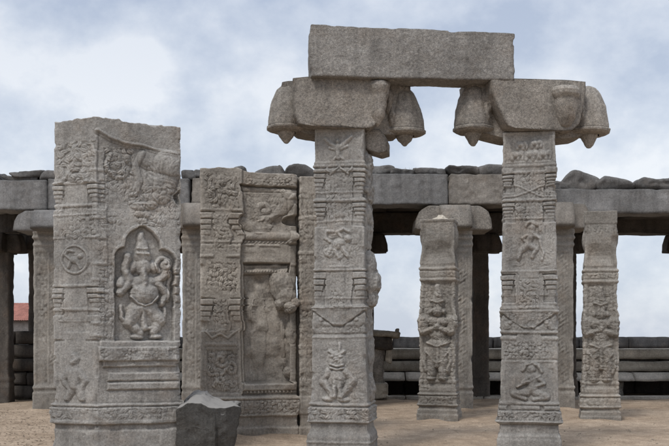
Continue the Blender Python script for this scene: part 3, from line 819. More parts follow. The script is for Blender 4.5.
capital(p2, d2, dp2, math.radians(-12), math.radians(6), 529,
    [(479, 82), (480, 96), (486, 110), (494, 125), (499, 130.5), (552, 132), (563, 131), (571, 124), (575, 108), (577, 92), (577, 82), (540, 81)],
    [(460, 80), (461, 90), (466, 100), (473, 130), (488, 134), (503, 137), (553, 136), (575, 134), (585, 130), (589, 98), (589, 83), (540, 81)],
    [(468.5, 18.8, -.10, 80, 127, 144), (589.5, 19.5, -.12, 80, 127, 144)], 37.0, 0,
    [[(480, 88, -.30), (477, 100, -.32), (480, 112, -.33), (487, 122, -.36)], [(485, 96, -.42), (484, 106, -.44), (491, 118, -.44)], [(580, 92, -.26), (579, 106, -.30), (574, 122, -.32)]],
    [(478, 103, 13, 22, -.06), (579, 103, 13, 22, -.06)])
# worn volute on the right edge of each front arm
def volute(root, x0, xc, off, prof, k, d, seed):
    lathe('capital_volute', [(r * k, wz(y, d)) for r, y in prof], ((xc - x0) * k, off, 0), M_CAP, root, seed, n=30)
volute(p1, 339, 377, -dp1 / 2 + .06, [(3, 82), (10, 83), (11.5, 87), (10.5, 91), (9, 95), (9, 106), (7.5, 117), (3, 125), (.5, 127)], k1, d1, 33)
volute(p2, 529, 564, -dp2 / 2 + .07, [(4, 88), (13, 89), (15, 92.5), (14.5, 96), (12, 100), (12, 108), (10, 118), (6, 126), (1, 130)], k2, d2, 35)

# under-bracket and side carving of pillar one
wd = extrude('under_bracket', [((362 - 339) * k1, wz(126, d1)), ((362 - 339) * k1, wz(146, d1)), ((378 - 339) * k1, wz(151, d1)), ((385.5 - 339) * k1, wz(149, d1)), ((386 - 339) * k1, wz(138, d1)), ((378 - 339) * k1, wz(126, d1))], -.12, .30, M_CAP, p1, 51.0, inset=.02)
def P1pt(x, y, off=0): return ((x - 339) * k1, off, wz(y, d1))
lumps('side_figure', [(P1pt(363, 172, .0), (.10, .20, .36)), (P1pt(364, 160, .0), (.10, .16, .16)), (P1pt(363, 190, .0), (.11, .19, .20)), (P1pt(362, 222, .0), (.10, .19, .44)),
    (P1pt(364, 270, -.02), (.13, .17, .30)), (P1pt(366, 284, -.03), (.17, .17, .24)), (P1pt(367, 296, -.04), (.14, .14, .16)), (P1pt(362, 320, 0), (.10, .17, .34)),
    (P1pt(362, 352, .0), (.12, .17, .48)), (P1pt(364, 388, .0), (.12, .17, .26))], M_FRONT, p1, 61, res=60, amp=.026)

# --- lintel
def build_lintel():
    xa, xb = wx(310, 12.05), wx(515, 12.25)
    Lx = math.hypot(xb - xa, .2); yaw = math.atan2(.2, xb - xa)
    def fn(p):
        t = p[:, 0] / Lx + .5
        top = np.interp(t, [0, .5, 1], [.0, -.025, -.055])
        p[:, 2] += np.where(p[:, 2] > 0, top * (p[:, 2] / .35), 0)
        return p
    dm = .44
    zb = wz(78, 12.1); H = wz(25.5, 12.05) - wz(77.5, 12.05)
    o = stone('lintel', (Lx, dm, H), ((xa + xb) / 2 - math.sin(yaw) * dm / 2, 12.15 + dm / 2, zb + H / 2 + .012), M_LINTEL, 71.0, rz=yaw,
              label='long plain granite lintel block spanning the two tall pillars against the sky', cat='lintel', fn=fn, bevel=.022, n=210, big=.014, small=.005)
build_lintel()

# =================================================================== PANEL PIER (door-like pier)
def hf_pier(X, Y, i):
    f = Fld(X, Y)
    if i != 0:
        f.orn(-500, 170, 900, 395, 10, .9, 81); f.band(398, 416, 1.8); f.band(427, 450, 1.5)
        return f
    f.orn(204, 174, 240, 208, 6, 1.5, 83, 7)
    for cx, cy in ((221, 182), (221, 199), (211, 190), (231, 190)): f.ell(cx, cy, 6, 6, 1.0, False)
    f.rect(200, 208, 243, 210, .8)
    f.brackets(200, 243, 212, 234, 13, 1.5, 1.2, 30, 1); f.rect(214, 214, 229, 238, .6)
    f.orn(212, 214, 231, 240, 5, .9, 85)
    f.rect(200, 240, 243, 242, .9); f.rect(200, 254, 214, 257, 1.3); f.rect(228, 254, 243, 257, 1.3); f.orn(202, 243, 241, 254, 4, .9, 86)
    f.orn(205, 262, 239, 292, 6, 1.4, 87)
    f.brackets(200, 243, 299, 321, 13, 1.7, 1.4, 30, 1); f.orn(213, 299, 230, 326, 5, .9, 88)
    f.path([(204, 330), (212, 338), (221, 334), (230, 338), (240, 330)], 1.4, 1.3, False); f.ell(221, 332, 6, 4, 1.2, False)
    f.rect(205, 343, 239, 346, 1.0); f.rect(206, 350, 240, 393, -.9)
    # rosette panel
    for cx, cy, q in ((222, 360, 7), (213, 371, 6), (232, 369, 6.5), (221, 379, 6)): f.spiral(cx, cy, q, 1.1, 2.0, 1.2, a0=cx * 1.7, sgn=1 if cx > 221 else -1)
    f.orn(207, 351, 239, 392, 6, 1.6, 98); f.cap(213, 386, 231, 364, 2, 1.5, 1.2, False)
    f.ell(222, 385, 11, 6, 1.6, False); f.ell(222, 356, 5, 5, 1.4, False)
    # panel right of the pilaster lies deeper
    p = f.mrect(243, 100, 400, 396, .9)
    f.h = f.h - 5.0 * p
    f.rect(243, 100, 400, 183, 3.2); f.orn(246, 172, 300, 182, 4, 1.0, 91)
    f.rect(243, 183, 400, 190, -3.0); f.roll(184, 190, 2.5, 244, 290)
    f.rect(246, 191, 294, 230, -.5); f.orn(246, 192, 285, 230, 8, .4, 93)
    f.ell(286, 203, 15, 18, 2.4, False); f.path([(247, 222), (258, 227), (270, 224), (278, 215), (284, 206), (290, 198), (294, 189)], 6.5, 2.2, False)
    f.spiral(265, 208, 10, 1.1, 3.2, 1.5, a0=1.2); f.ell(292, 191, 9, 7, 2.6, False); f.orn(246, 192, 284, 206, 9, .8, 92)
    f.ell(297, 206, 9, 16, 3.2, False); f.ell(300, 219, 8, 6, -8, False); f.ell(298, 236, 10, 7, 5, False)
    f.roll(231, 239, 3.2, 243, 300); f.beads(244, 298, 241, 1.3, 1.0, 4)
    f.rect(243, 243, 258, 245, 1.2); f.rect(263, 243, 285, 245, 1.2)
    # deep door-like recess
    f.rect(246, 262, 296, 384, -9, .8); f.rect(246, 264, 294, 268, 3.2); f.rect(246, 268, 294, 273, 4.6); f.beads(246, 294, 270.5, 1.2, 1.0, 3.0)
    f.orn(247, 276, 294, 380, 9, .25, 95); f.ell(262, 330, 9, 46, 1.8, False); f.ell(252, 300, 5, 20, 1.5, False)
    f.rect(243, 383, 400, 391, 4.4); f.beads(246, 300, 392.5, 1.4, 1.8, 4.0); f.rect(243, 391, 400, 394, 1.2)
    # base courses
    f.band(397, 400, 2.2); f.band(401, 415, 1.8); f.orn(196, 401, 310, 415, 5, 1.5, 97, 8); f.rect(243, 399, 244, 415, -.8)
    f.band(415, 417, 2.4); f.band(418, 427, -.6); f.band(428, 450, 1.4)
    return f

def build_pier():
    d = 14.3; k = d / F
    rz = math.radians(6)
    x0, x1 = 200, 297.2
    w = (x1 - x0) * k; dp = .75
    root = thing('panel_pier', 'pier with floral pilaster and door like recess holding a broken statue, left of the lintel', 'carved pier',
                 (wx(x0, d), d, 0), rz)
    pr = Prism([(0, 0), (w, 0), (w, dp), (0, dp)], d, hf_pier, [(x0, x1), (x1, 350), (350, 447), (447, 500)], 12.0)
    pr.y_top = 169
    def ztop(x, y):
        return np.interp(CX + (x + wx(x0, d)) / k, [200, 228, 236, 243, 250, 300], [.02, .03, .03, -.01, -.03, -.06]) + .012 * n2(x * 20, y * 20, 1.4, 6)
    pr.ztop = ztop
    st = [.55, 1.6, 3, 1.6]
    pr.shell('shaft', 169, 397, .6, st, M_TWIN, root, True)
    pr.shell('base_moulding', 397, 418, .6, st, M_TWIN, root)
    pr.shell('plinth', 418, ground_row(d) + 1.5, .8, st, M_TWIN, root)
    def q(x, y, off): return ((x - x0) * k, off, wz(y, d))
    o = lumps('broken_statue', [(q(283, 286, .17), (.20, .17, .27)), (q(286, 296, .12), (.16, .16, .20)), (q(290, 307, .04), (.11, .13, .10)), (q(281, 304, .10), (.10, .12, .10)), (q(295, 303, .03), (.075, .09, .08)),
        (q(276, 280, .2), (.12, .1, .16)), (q(291, 345, .20), (.075, .10, .50)), (q(290, 372, .19), (.09, .10, .10)), (q(283, 345, .22), (.05, .05, .42))], M_TWIN, root, 83, res=44, amp=.022)
    o['label'] = 'broken statue torso hanging over a thin leg in the recess'
    # jamb beyond the slit, and the stones that close the slit above and below
    def hf_j(X, Y, i):
        f = Fld(X, Y); f.orn(-500, 190, 900, 392, 7, 1.0, 101)
        for y in (214, 250, 300, 345): f.band(y, y + 4, 1.1); f.band(y + 5, y + 9, .6)
        f.band(397, 415, 1.8); f.band(418, 427, -.6); f.band(428, 450, 1.4)
        return f
    pj = Prism([((299.8 - x0) * k, .03), ((326 - x0) * k, .03), ((326 - x0) * k, .62), ((299.8 - x0) * k, .62)], d, hf_j, [(299.3, 326), (326, 370), (370, 397), (397, 440)], 14.0)
    pj.y_top = 174
    pj.shell('jamb', 174, ground_row(d) + 1.5, .8, [.7, 2, 3, 2], M_TWIN, root, True)
    xm = (298.4 - x0) * k
    for (ya, yb, s) in ((172, 274, 3), (303, 445, 4)):
        o = stone('jamb_filler', (.10, .34, (yb - ya) * k), (xm, .38, wz((ya + yb) / 2, d)), M_TWIN, 100 + s, parent=root, n=20, big=.006, small=.004)
build_pier()

# =================================================================== TWO SCROLL-TOPPED GUARDIAN PILLARS
def make_hf_guard(x0, x1, dy, elbow=3.0):
    m = (x0 + x1) / 2
    def hf(X, Y, i):
        f = Fld(X, np.asarray(Y, float) - dy)
        f.band(200, 221.5, .9); f.orn(x0 + 1, 223, x1 - 1, 232, 4, .6, 111)
        prof = np.interp(f.Y, [222, 225, 229, 233, 237, 241, 245, 249, 253, 257, 260, 264], [-.6, .4, 1.5, 2.2, 2.3, 1.7, .4, -1.3, -2.2, -1.8, -.6, .8])
        mid = f.mrect(x0 + 3.5, 200, x1 - 3.5, 264, 2.4)
        f.h = f.h + prof * mid + (1 - mid) * np.interp(f.Y, [222, 240, 252, 262, 264], [0, 0, -.2, .7, .8])
        f.band(264, 267, -.4); f.band(267, 270, 1.3); f.band(271, 277, 1.0); f.orn(x0, 271, x1, 277, 4, .7, 113); f.band(278, 281, 1.4)
        f.rect(x0 + 3, 283, x1 - 3, 386, -1.6, 1.5)
        # bulging elbows at the edges
        f.h = f.h + elbow * np.exp(-((f.Y - 322) / 9) ** 2) * np.clip(np.abs(f.X - m) / (x1 - x0) * 2 - .55, 0, 1) * 2.2
        f.orn(x0 - 2, 284, x1 + 2, 390, 4.5, .7, 115)
        f.band(380, 383, 1.2); f.band(384, 391, .6); f.band(393, 395, 2.0); f.band(396, 404, 1.5); f.orn(x0, 396, x1, 404, 4, .9, 117); f.band(404, 406, 2.4)
        f.band(409, 430, 1.6); f.band(414, 430, .8)
        if i == 0:
            f.cap(m, 287, m, 304, 2.4, 5.2, 3.8); f.path([(m - 5.5, 301), (m, 303), (m + 5.5, 301)], 1.2, 4.8)
            f.ell(m, 311, 5.2, 6.4, 5.0); f.ell(m - 5.8, 312, 1.8, 3, 3.4); f.ell(m + 5.8, 312, 1.8, 3, 3.4)
            f.ell(m, 322, 12.5, 5.2, 4.2)
            f.cap(m - 11, 320, m - 13, 331, 4, 3.4, 4.4); f.cap(m + 11, 320, m + 13, 331, 4, 3.4, 4.4)
            f.cap(m - 12.5, 332, m - 3, 329, 3.2, 2.6, 5.2); f.cap(m + 12.5, 332, m + 3, 329, 3.2, 2.6, 5.2); f.ell(m, 327, 3.2, 4.6, 6.4)
            f.ell(m, 334, 8, 9, 4.2); f.ell(m, 346, 10.5, 9, 4.6)
            f.cap(m - 5, 350, m - 5.5, 374, 5, 3.6, 4.4); f.cap(m + 5, 350, m + 5.5, 374, 5, 3.6, 4.4)
            f.path([(m - 9, 343), (m, 347), (m + 9, 343)], 1.3, 5.5); f.path([(m, 346), (m, 366)], 2.0, 5.2)
            f.path([(m - 10, 352), (m - 5, 360), (m, 363), (m + 5, 360), (m + 10, 352)], 1.0, 5.0)
            f.path([(m - 11, 349), (m - 12, 363), (m - 10, 371)], 1.6, 3.2); f.path([(m + 11, 349), (m + 12, 363), (m + 10, 371)], 1.6, 3.2)
            f.ell(m - 5.5, 378, 4.5, 2.6, 4.6); f.ell(m + 5.5, 378, 4.5, 2.6, 4.6)
        return f
    return hf

def guard_pillar(label, d, x0, x1, top, dy, seed, rz, scale, group):
    k = d / F; xm = (x0 + x1) / 2; w = (x1 - x0) * k; dp = w * 1.0
    ux, uy = -math.sin(rz), math.cos(rz)
    root = thing('guardian_pillar', label, 'carved pillar', (wx(xm, d) + ux * dp / 2, d + uy * dp / 2, 0), rz, group)
    pr = Prism(rect_plan(w, dp), d, make_hf_guard(x0, x1, dy, 3.0 if dy == 0 else 1.4), [(x0, x1)] * 4, seed, ws=lambda Y: np.interp(Y, [top, 280, 400, 425], scale), edge=1.4)
    pr.y_top = top; pr.chip = .35
    st = [.55, .8, 2, .8]
    pr.shell('scroll_bracket', top, 264 + dy, .55, st, M_BACK, root, True)
    pr.shell('shaft', 264 + dy, 392 + dy, .55, st, M_BACK, root)
    pr.shell('base_moulding', 392 + dy, 407 + dy, .55, st, M_BACK, root)
    pr.shell('plinth', 407 + dy, ground_row(d) + 1.2, .6, st, M_BACK, root)
    pr.ero, pr.fscale = (.35, 1.25) if dy == 0 else (1.1, .95)
    pr.figure('guardian_figure', 0, x0, x1, 284 + dy, 383 + dy, .42, M_BACK, root)
    return root, k
dg = 17.5
g1, kg = guard_pillar('short scroll topped guardian pillar with a pale stone chip on top, between the tall pillars', dg, 421, 454, 219, 0, 16.0, math.radians(-14), [1, 1, 1.05, 1.08], 'scroll topped guardian pillars')
lumps('stone_chip', [((.02, -.10, wz(218.5, dg)), (.16, .14, .055)), ((.05, -.12, wz(217, dg)), (.09, .09, .06))], M_TERR, g1, 9, amp=.02)
g2, kg = guard_pillar('short scroll topped guardian pillar standing right of the dancer pillar', dg, 585, 616, 211, 2, 19.0, math.radians(-14), [.97, 1, 1.10, 1.13], 'scroll topped guardian pillars')

# =================================================================== BOULDER
def build_boulder():
    d = 11.9; k = d / F
    w = 60 * k; h = wz(405, d)
    def fn(p):
        t = np.clip(p[:, 2] / h + .5, 0, 1)
        dpt = np.clip(p[:, 1] / .95 + .5, 0, 1)
        p[:, 0] *= .84 + .18 * t
        p[:, 0] += .05 * (t - 1)
        wgt = np.clip(t - .35, 0, 1) / .65
        slope = np.interp(p[:, 0], [-.42, -.28, -.1, .0, .2, .33, .45], [-.03, .02, .03, -.01, -.035, -.02, -.07])
        back = np.interp(p[:, 0], [-.42, -.2, -.05, .1, .42], [.08, .19, .13, .08, .02])
        p[:, 2] += wgt * (slope + back * dpt ** .8)
        # split facets on the front
        p[:, 1] += (1 - dpt) * (np.abs(p[:, 0] - .12) * .22 + .10 * (1 - t) * (p[:, 0] > .1) + .05 * np.abs(t - .55))
        p[:, 1] += np.where(p[:, 0] > .24, (p[:, 0] - .24) * .9, 0)
        return p
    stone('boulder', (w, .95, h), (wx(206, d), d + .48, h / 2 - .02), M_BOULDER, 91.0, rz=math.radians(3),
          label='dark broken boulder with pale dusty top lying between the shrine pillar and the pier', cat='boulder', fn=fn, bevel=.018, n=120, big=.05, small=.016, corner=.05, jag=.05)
build_boulder()

# =================================================================== PILLARED HALL BEHIND
dF, dR = 20.0, 24.0
def col_hf(x0, x1, yb, strong=1.0):
    m = (x0 + x1) / 2
    def hf(X, Y, i):
        f = Fld(X, Y)
        f.band(220, 233, .6); f.band(236, 239, 1.0); f.band(243, 246, .8)
        f.rect(x0 + 3, 252, m - 5, yb - 22, -.9 * strong); f.rect(m - 3, 252, m + 14, yb - 22, -.7 * strong)
        f.zig(m - 2, 252, m + 13, yb - 22, 6.5, 1.0 * strong); f.orn(x0 + 4, 252, m - 5, yb - 22, 5, .8 * strong, 121)
        f.band(yb - 20, yb - 17, .9); f.band(yb - 14, yb + 8, 1.0)
        return f
    return hf

def hall_column(label, xc, wpx, d, ytop, capspec, mat, capmat, seed, group, step=1.0, rz=0.0, dark=False):
    k = d / F; w = wpx * k; x0, x1 = xc - wpx / 2, xc + wpx / 2
    yg = ground_row(d)
    root = thing('hall_column', label, 'column', (wx(xc, d), d + w / 2, 0), rz, group)
    pr = Prism(rect_plan(w, w), d, col_hf(x0, x1, yg - 4, .6 if dark else 1.0), [(x0, x1)] * 4, seed, edge=1.2); pr.y_top = ytop; pr.chip = .3
    st = [step * .8, step, step * 2, step]
    pr.shell('shaft', ytop, yg - 24, step, st, mat, root, True)
    pr.shell('base_moulding', yg - 24, yg - 14, step, st, mat, root)
    pr.shell('plinth', yg - 14, yg + 1.2, step, st, mat, root)
    # cross-shaped corbel
    hw, ya, yb, flat = capspec
    pts = [(-hw, yb), (-hw * .72, yb + .5), (hw * .72, yb + .5), (hw, yb), (hw * .97, yb - (yb - ya) * .45), (hw * .88, ya + (yb - ya) * .22), (hw * flat, ya), (-hw * flat, ya), (-hw * .88, ya + (yb - ya) * .22), (-hw * .97, yb - (yb - ya) * .45)]
    L = [(x * k, wz(y, d)) for x, y in pts]
    c = extrude('corbel', L, -w * .55, w * .55, capmat, root, seed + 2, step=.05, inset=.03)
    extrude('corbel_arm', L, -w * .42, w * .42, capmat, c, seed + 4, axis='x', step=.05, inset=.03, big=.010)
    return root

cap_front = (38, 205.5, 230, .66)
hall_column('stone hall column with pale shaft just left of the broad shrine pillar', 52, 38, dF, 229, (39, 210.5, 231, .66), M_BACK, M_BEAM, 131.0, 'front columns of the hall')
hall_column('stone hall column seen in the gap between shrine pillar and pier', 200, 36, dF, 228, (36, 203.5, 228.5, .70), M_BACK, M_BEAM_TAN, 133.0, 'front columns of the hall')
hall_column('stone hall column hidden behind the lion guardian pillar', 331, 34, dF, 229, cap_front, M_BACK, M_BEAM_TAN, 135.0, 'front columns of the hall', 2.0)
hall_column('brown stone hall column standing directly behind the pillar with folded hands figure', 454, 37, dF, 229, (38.5, 205.5, 230, .66), M_BACK, M_CAP, 137.0, 'front columns of the hall')
hall_column('stone hall column with carved zigzag strip just right of the dancer pillar', 556, 36, dF, 228, (36, 203.5, 228.5, .80), M_BACK, M_BEAM_TAN, 139.0, 'front columns of the hall')
hall_column('stone hall column just beyond the right edge under the grey beam', 718, 36, dF + .3, 228, (36, 214, 236, .80), M_BACK, M_BEAM_TAN, 140.0, 'front columns of the hall', 2.0)
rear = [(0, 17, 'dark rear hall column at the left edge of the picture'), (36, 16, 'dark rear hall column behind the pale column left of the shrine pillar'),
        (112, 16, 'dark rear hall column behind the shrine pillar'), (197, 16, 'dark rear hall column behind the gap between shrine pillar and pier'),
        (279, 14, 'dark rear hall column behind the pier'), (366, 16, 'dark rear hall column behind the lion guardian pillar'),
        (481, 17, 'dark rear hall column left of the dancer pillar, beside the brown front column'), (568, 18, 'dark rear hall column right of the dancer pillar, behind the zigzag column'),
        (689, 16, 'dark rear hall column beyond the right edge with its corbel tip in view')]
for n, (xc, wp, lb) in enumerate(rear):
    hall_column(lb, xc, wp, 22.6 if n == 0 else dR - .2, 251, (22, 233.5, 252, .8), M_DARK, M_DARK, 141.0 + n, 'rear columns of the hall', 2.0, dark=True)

def beam(x0, x1, y0, y1, d, dp, mat, seed, label, group, name='roof_beam'):
    k = d / F
    stone(name, ((x1 - x0) * k - .012, dp, (y1 - y0) * k), (wx((x0 + x1) / 2, d), d + dp / 2, wz((y0 + y1) / 2, d)), mat, seed,
          label=label, cat='beam', group=group, bevel=.03, n=90, big=.022, small=.010, corner=.008, jag=.03)
G_B = 'front roof beams of the hall'
beam(-75, 46.5, 180, 210, dF, .62, M_BEAM, 151.0, 'grey front roof beam at the left edge of the picture', G_B)
beam(47, 190, 178.5, 209.5, dF + .03, .6, M_BEAM, 152.0, 'grey front roof beam passing behind the broad shrine pillar', G_B)
beam(190.5, 331, 178, 204, dF, .62, M_BEAM_TAN, 153.0, 'front roof beam passing behind the pier with the broken statue', G_B)
beam(331.5, 448, 173.5, 204.5, dF, .62, M_BEAM, 154.0, 'bluish grey front roof beam between the tall pillars, left of the joint', G_B)
beam(448.5, 553, 174, 204.5, dF - .02, .6, M_BEAM_TAN, 155.0, 'tan front roof beam between the tall pillars, right of the joint', G_B)
beam(553.5, 790, 188.5, 213.5, dF + .35, .6, M_BEAM, 156.0, 'grey front roof beam at the right edge of the picture', G_B)
G_R = 'rear roof beams of the hall'
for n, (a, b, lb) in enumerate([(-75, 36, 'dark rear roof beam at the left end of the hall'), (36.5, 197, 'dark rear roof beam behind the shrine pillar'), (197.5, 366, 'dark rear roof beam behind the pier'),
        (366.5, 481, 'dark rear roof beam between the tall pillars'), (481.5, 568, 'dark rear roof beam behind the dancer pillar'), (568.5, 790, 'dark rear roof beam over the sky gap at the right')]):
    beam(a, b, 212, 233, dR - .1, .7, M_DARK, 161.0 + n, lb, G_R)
# ceiling slabs carried by the two rows of beams
xs = np.linspace(wx(-75, dF), wx(553, dF), 13)
spots = [('at the left end', 0), ('second from left', 1)]
ordn = ['first', 'second', 'third', 'fourth', 'fifth', 'sixth', 'seventh', 'eighth', 'ninth', 'tenth', 'eleventh', 'twelfth']
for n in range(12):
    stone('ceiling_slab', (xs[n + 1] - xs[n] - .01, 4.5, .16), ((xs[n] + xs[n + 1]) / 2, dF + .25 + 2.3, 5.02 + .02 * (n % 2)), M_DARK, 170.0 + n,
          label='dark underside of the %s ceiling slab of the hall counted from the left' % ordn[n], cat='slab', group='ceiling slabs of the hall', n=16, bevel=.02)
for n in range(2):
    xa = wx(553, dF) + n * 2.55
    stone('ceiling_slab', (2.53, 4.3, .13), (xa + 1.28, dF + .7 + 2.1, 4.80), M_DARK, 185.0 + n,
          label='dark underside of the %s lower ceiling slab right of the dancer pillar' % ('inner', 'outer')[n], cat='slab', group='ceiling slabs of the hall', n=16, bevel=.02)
# slabs and rubble lying on the roof
rub = [(-32, 0, 172, 180, 'flat grey roof stone at the left edge of the picture'), (-1, 33, 175.5, 180.5, 'thin long roof stone over the left edge beam'), (10, 44, 171, 177, 'flat roof stone resting on the thin one left of the shrine pillar'),
       (40, 66, 173, 180, 'roof stone tucked against the left side of the shrine pillar'),
       (181, 193, 170, 179, 'small roof stone touching the right side of the shrine pillar'), (190, 210, 168, 179, 'roof stone behind the left top corner of the pier'),
       (228, 247, 164.5, 179, 'roof stone showing above the pilaster of the pier'), (254, 288, 168, 179, 'low roof stone above the middle of the pier'), (282, 318, 168.5, 179, 'rounded roof stone against the left side of the lion guardian pillar'),
       (368, 393, 166, 174, 'roof stone against the right side of the lion guardian pillar'), (391, 419, 169.5, 174, 'low roof stone second from the lion guardian pillar'), (417, 450, 167.5, 174, 'long roof stone over the joint of the beams'),
       (450, 480, 166.5, 174, 'rounded roof stone right of the beam joint'), (478, 506, 164.5, 174, 'roof stone against the left side of the dancer pillar'),
       (553, 572, 181, 189, 'low roof stone against the right side of the dancer pillar'), (563, 602, 174.5, 189, 'pointed roof stone above the rightmost scroll pillar'), (600, 637, 177.5, 189, 'middle one of the three big roof stones at the right'), (637, 686, 177, 189, 'long roof stone at the right edge of the picture')]
for n, (a, b, y0, y1, lb) in enumerate(rub):
    dd = dF + (.12 if b < 553 else .45); k = dd / F
    hh = (y1 - y0) * k
    stone('roof_stone', ((b - a) * k, .6, hh + .03), (wx((a + b) / 2, dd), dd + .32, wz(y1, dd) + hh / 2 + .005), M_RUBBLE, 200.0 + n * 1.7, rz=rng.uniform(-.12, .12), ry=rng.uniform(-.05, .05),
          label=lb, cat='stone', group='loose stones on the hall roof', bevel=min(.12, hh * .42), n=40, big=.07, small=.012, corner=.16, jag=.05,
          fn=(lambda p, h=hh, q=n: np.stack([p[:, 0] * np.where(p[:, 2] > 0, 1 - .45 * p[:, 2] / h, 1), p[:, 1], p[:, 2] * (1 + .25 * np.sin(p[:, 0] * 4 + q))], -1)) if hh > .22 else None)

# dry grass on the roof
def build_tuft():
    V = []; Fc = []; r = random.Random(4)
    for k in range(60):
        x = r.uniform(-.35, .35); y = r.uniform(-.1, .1); h = r.uniform(.05, .17); a = r.uniform(-.9, .9); w = .004
        i = len(V)
        V += [(x - w, y, 0), (x + w, y, 0), (x + w * .7 + h * .4 * a, y + .02, h * .6), (x - w * .7 + h * .4 * a, y + .02, h * .6), (x + h * a, y + .03, h)]
        Fc.append((i, i + 1, i + 2, i + 3)); Fc.append((i + 3, i + 2, i + 4, i + 4))
    q = np.array([f for f in Fc if len(set(f)) == 4]); t = np.array([f[:3] for f in Fc if len(set(f)) < 4])
    o = make_mesh('dry_grass', V, [q, t], plain_mat('dry_grass', (.16, .13, .08)), smooth=False)
    o.location = (wx(398, dF), dF + .3, wz(171.5, dF)); tag(o, 'tuft of dry grass growing among the roof stones between the tall pillars', 'grass', None, 'thing')
build_tuft()

# =================================================================== TERRACE, RUIN, WALLS
def build_terrace():
    d = 24.6
    root = thing('stone_terrace', 'long low stepped stone terrace with dark openings running behind the hall', 'terrace', (0, d, 0))
    X0, X1 = -15.0, 15.0
    def course(name, y0, y1, z0, z1, mat, seed, lens=(1.6, 2.6), lean=0.0, jit=.012):
        r = random.Random(int(seed)); x = X0; V = []; Fc = []; off = 0; n = 0
        while x < X1:
            l = r.uniform(*lens)
            p, f = stone_geo((l - .012, y1 - y0, z1 - z0), seed + n * 1.3, bevel=.014, n=44, big=.018, small=.006)
            p[:, 1] += np.where(p[:, 1] < 0, -lean * p[:, 2] * -1, 0)
            p = p + np.array([x + l / 2, (y0 + y1) / 2 + r.uniform(-jit, jit), (z0 + z1) / 2 + r.uniform(-jit, jit) * .3])
            V.append(p); Fc.append(f + off); off += len(p); x += l; n += 1
        return make_mesh(name, np.concatenate(V), [np.concatenate(Fc)], mat, root)
    course('footing', -.85, -.25, -.05, .055, M_PALE, 301)
    course('back_wall', 1.3, 1.6, -.05, .50, M_DARK, 303)
    course('tread_slab', -.32, 1.6, .44, .66, M_PALE, 305, (2.4, 4.2), lean=1.2)
    course('moulding_course', .0, 1.6, .69, .955, M_TERR, 307, (2.6, 4.6), lean=.45)
    course('recessed_course', .30, 1.5, .62, 1.25, M_DARK, 308, (3, 5))  # dark stone paints in the shadow line between the two moulding courses
    course('moulding_course', .22, 1.6, 1.02, 1.30, M_TERR, 309, (2.4, 4.2), lean=.2)
    r = random.Random(3)
    for x in (-13.2, -11.2, -9.4, -7.6, -5.4, -3.0, -.6, .62, 3.2, 4.75, 6.3, 7.7, 9.75, 11.9, 14):
        stone('pier_block', (.34, .5, .47), (x, .12, .20), M_CAP, 320 + x, parent=root, n=16, bevel=.04, big=.03, small=.015)
build_terrace()

def wall(name, label, d, xa, xb, ztop, dp, mat, seed, rows, group=None):
    r = random.Random(int(seed)); V = []; Fc = []; off = 0; hz = ztop / rows; n = 0
    for j in range(rows):
        x = xa - r.uniform(0, .6)
        while x < xb:
            l = r.uniform(.8, 1.8)
            p, f = stone_geo((l - .015, dp, hz - .012), seed + n * .7, bevel=.03, n=10, big=.02, small=.01)
            p += np.array([x + l / 2, r.uniform(-.02, .02), hz * (j + .5)]); V.append(p); Fc.append(f + off); off += len(p); x += l; n += 1
    o = make_mesh(name, np.concatenate(V), [np.concatenate(Fc)], mat)
    o.location = (0, d, 0); tag(o, label, 'wall', group, 'thing')
wall('boundary_wall', 'low dark stone boundary wall running along the skyline beyond the terrace', 30.0, -22, 22, 1.64, .5, M_WALL, 401, 4)
wall('ruined_wall', 'dark coursed stone wall piece seen between the two hall columns at far left', 25.0 - 1.2, wx(-40, 23.8), wx(62, 23.8), wz(331, 23.8), .5, M_DARK, 431, 5)

def build_ruin():
    d = 23.4; k = d / F
    root = thing('ruined_shrine', 'small ruined stone shrine with slanted cap slab beside the lion guardian pillar', 'ruin', (wx(376, d), d, 0))
    x0 = 376
    stone('cap_slab', (44 * k, .8, .16), ((378 - x0) * k, .3, wz(333.5, d)), M_TERR, 451.0, parent=root, ry=.09, n=30, big=.03, small=.02, bevel=.04)
    stone('finial', (.11, .12, .24), ((397 - x0) * k, .12, wz(333, d)), M_TERR, 452.0, parent=root, n=10, bevel=.05, big=.03, small=.015)
    stone('post', (13 * k, .4, 1.62), ((377 - x0) * k, .25, .80), M_CAP, 453.0, parent=root, n=30, bevel=.06, big=.06, small=.03, corner=.06)
    stone('bracket_stone', (18 * k, .5, .34), ((383 - x0) * k, .25, wz(343, d)), M_DARK, 454.0, parent=root, n=20, bevel=.06, big=.05, small=.02, corner=.1)
    stone('hanging_stone', (7 * k, .35, .46), ((389 - x0) * k, .2, wz(354, d)), M_TERR, 456.0, parent=root, n=16, bevel=.05, big=.05, small=.02, corner=.14)
    stone('block', (18 * k, .5, .46), ((379 - x0) * k, .2, .22), M_TERR, 455.0, parent=root, n=20, bevel=.05, big=.04, small=.02, corner=.06)
build_ruin()

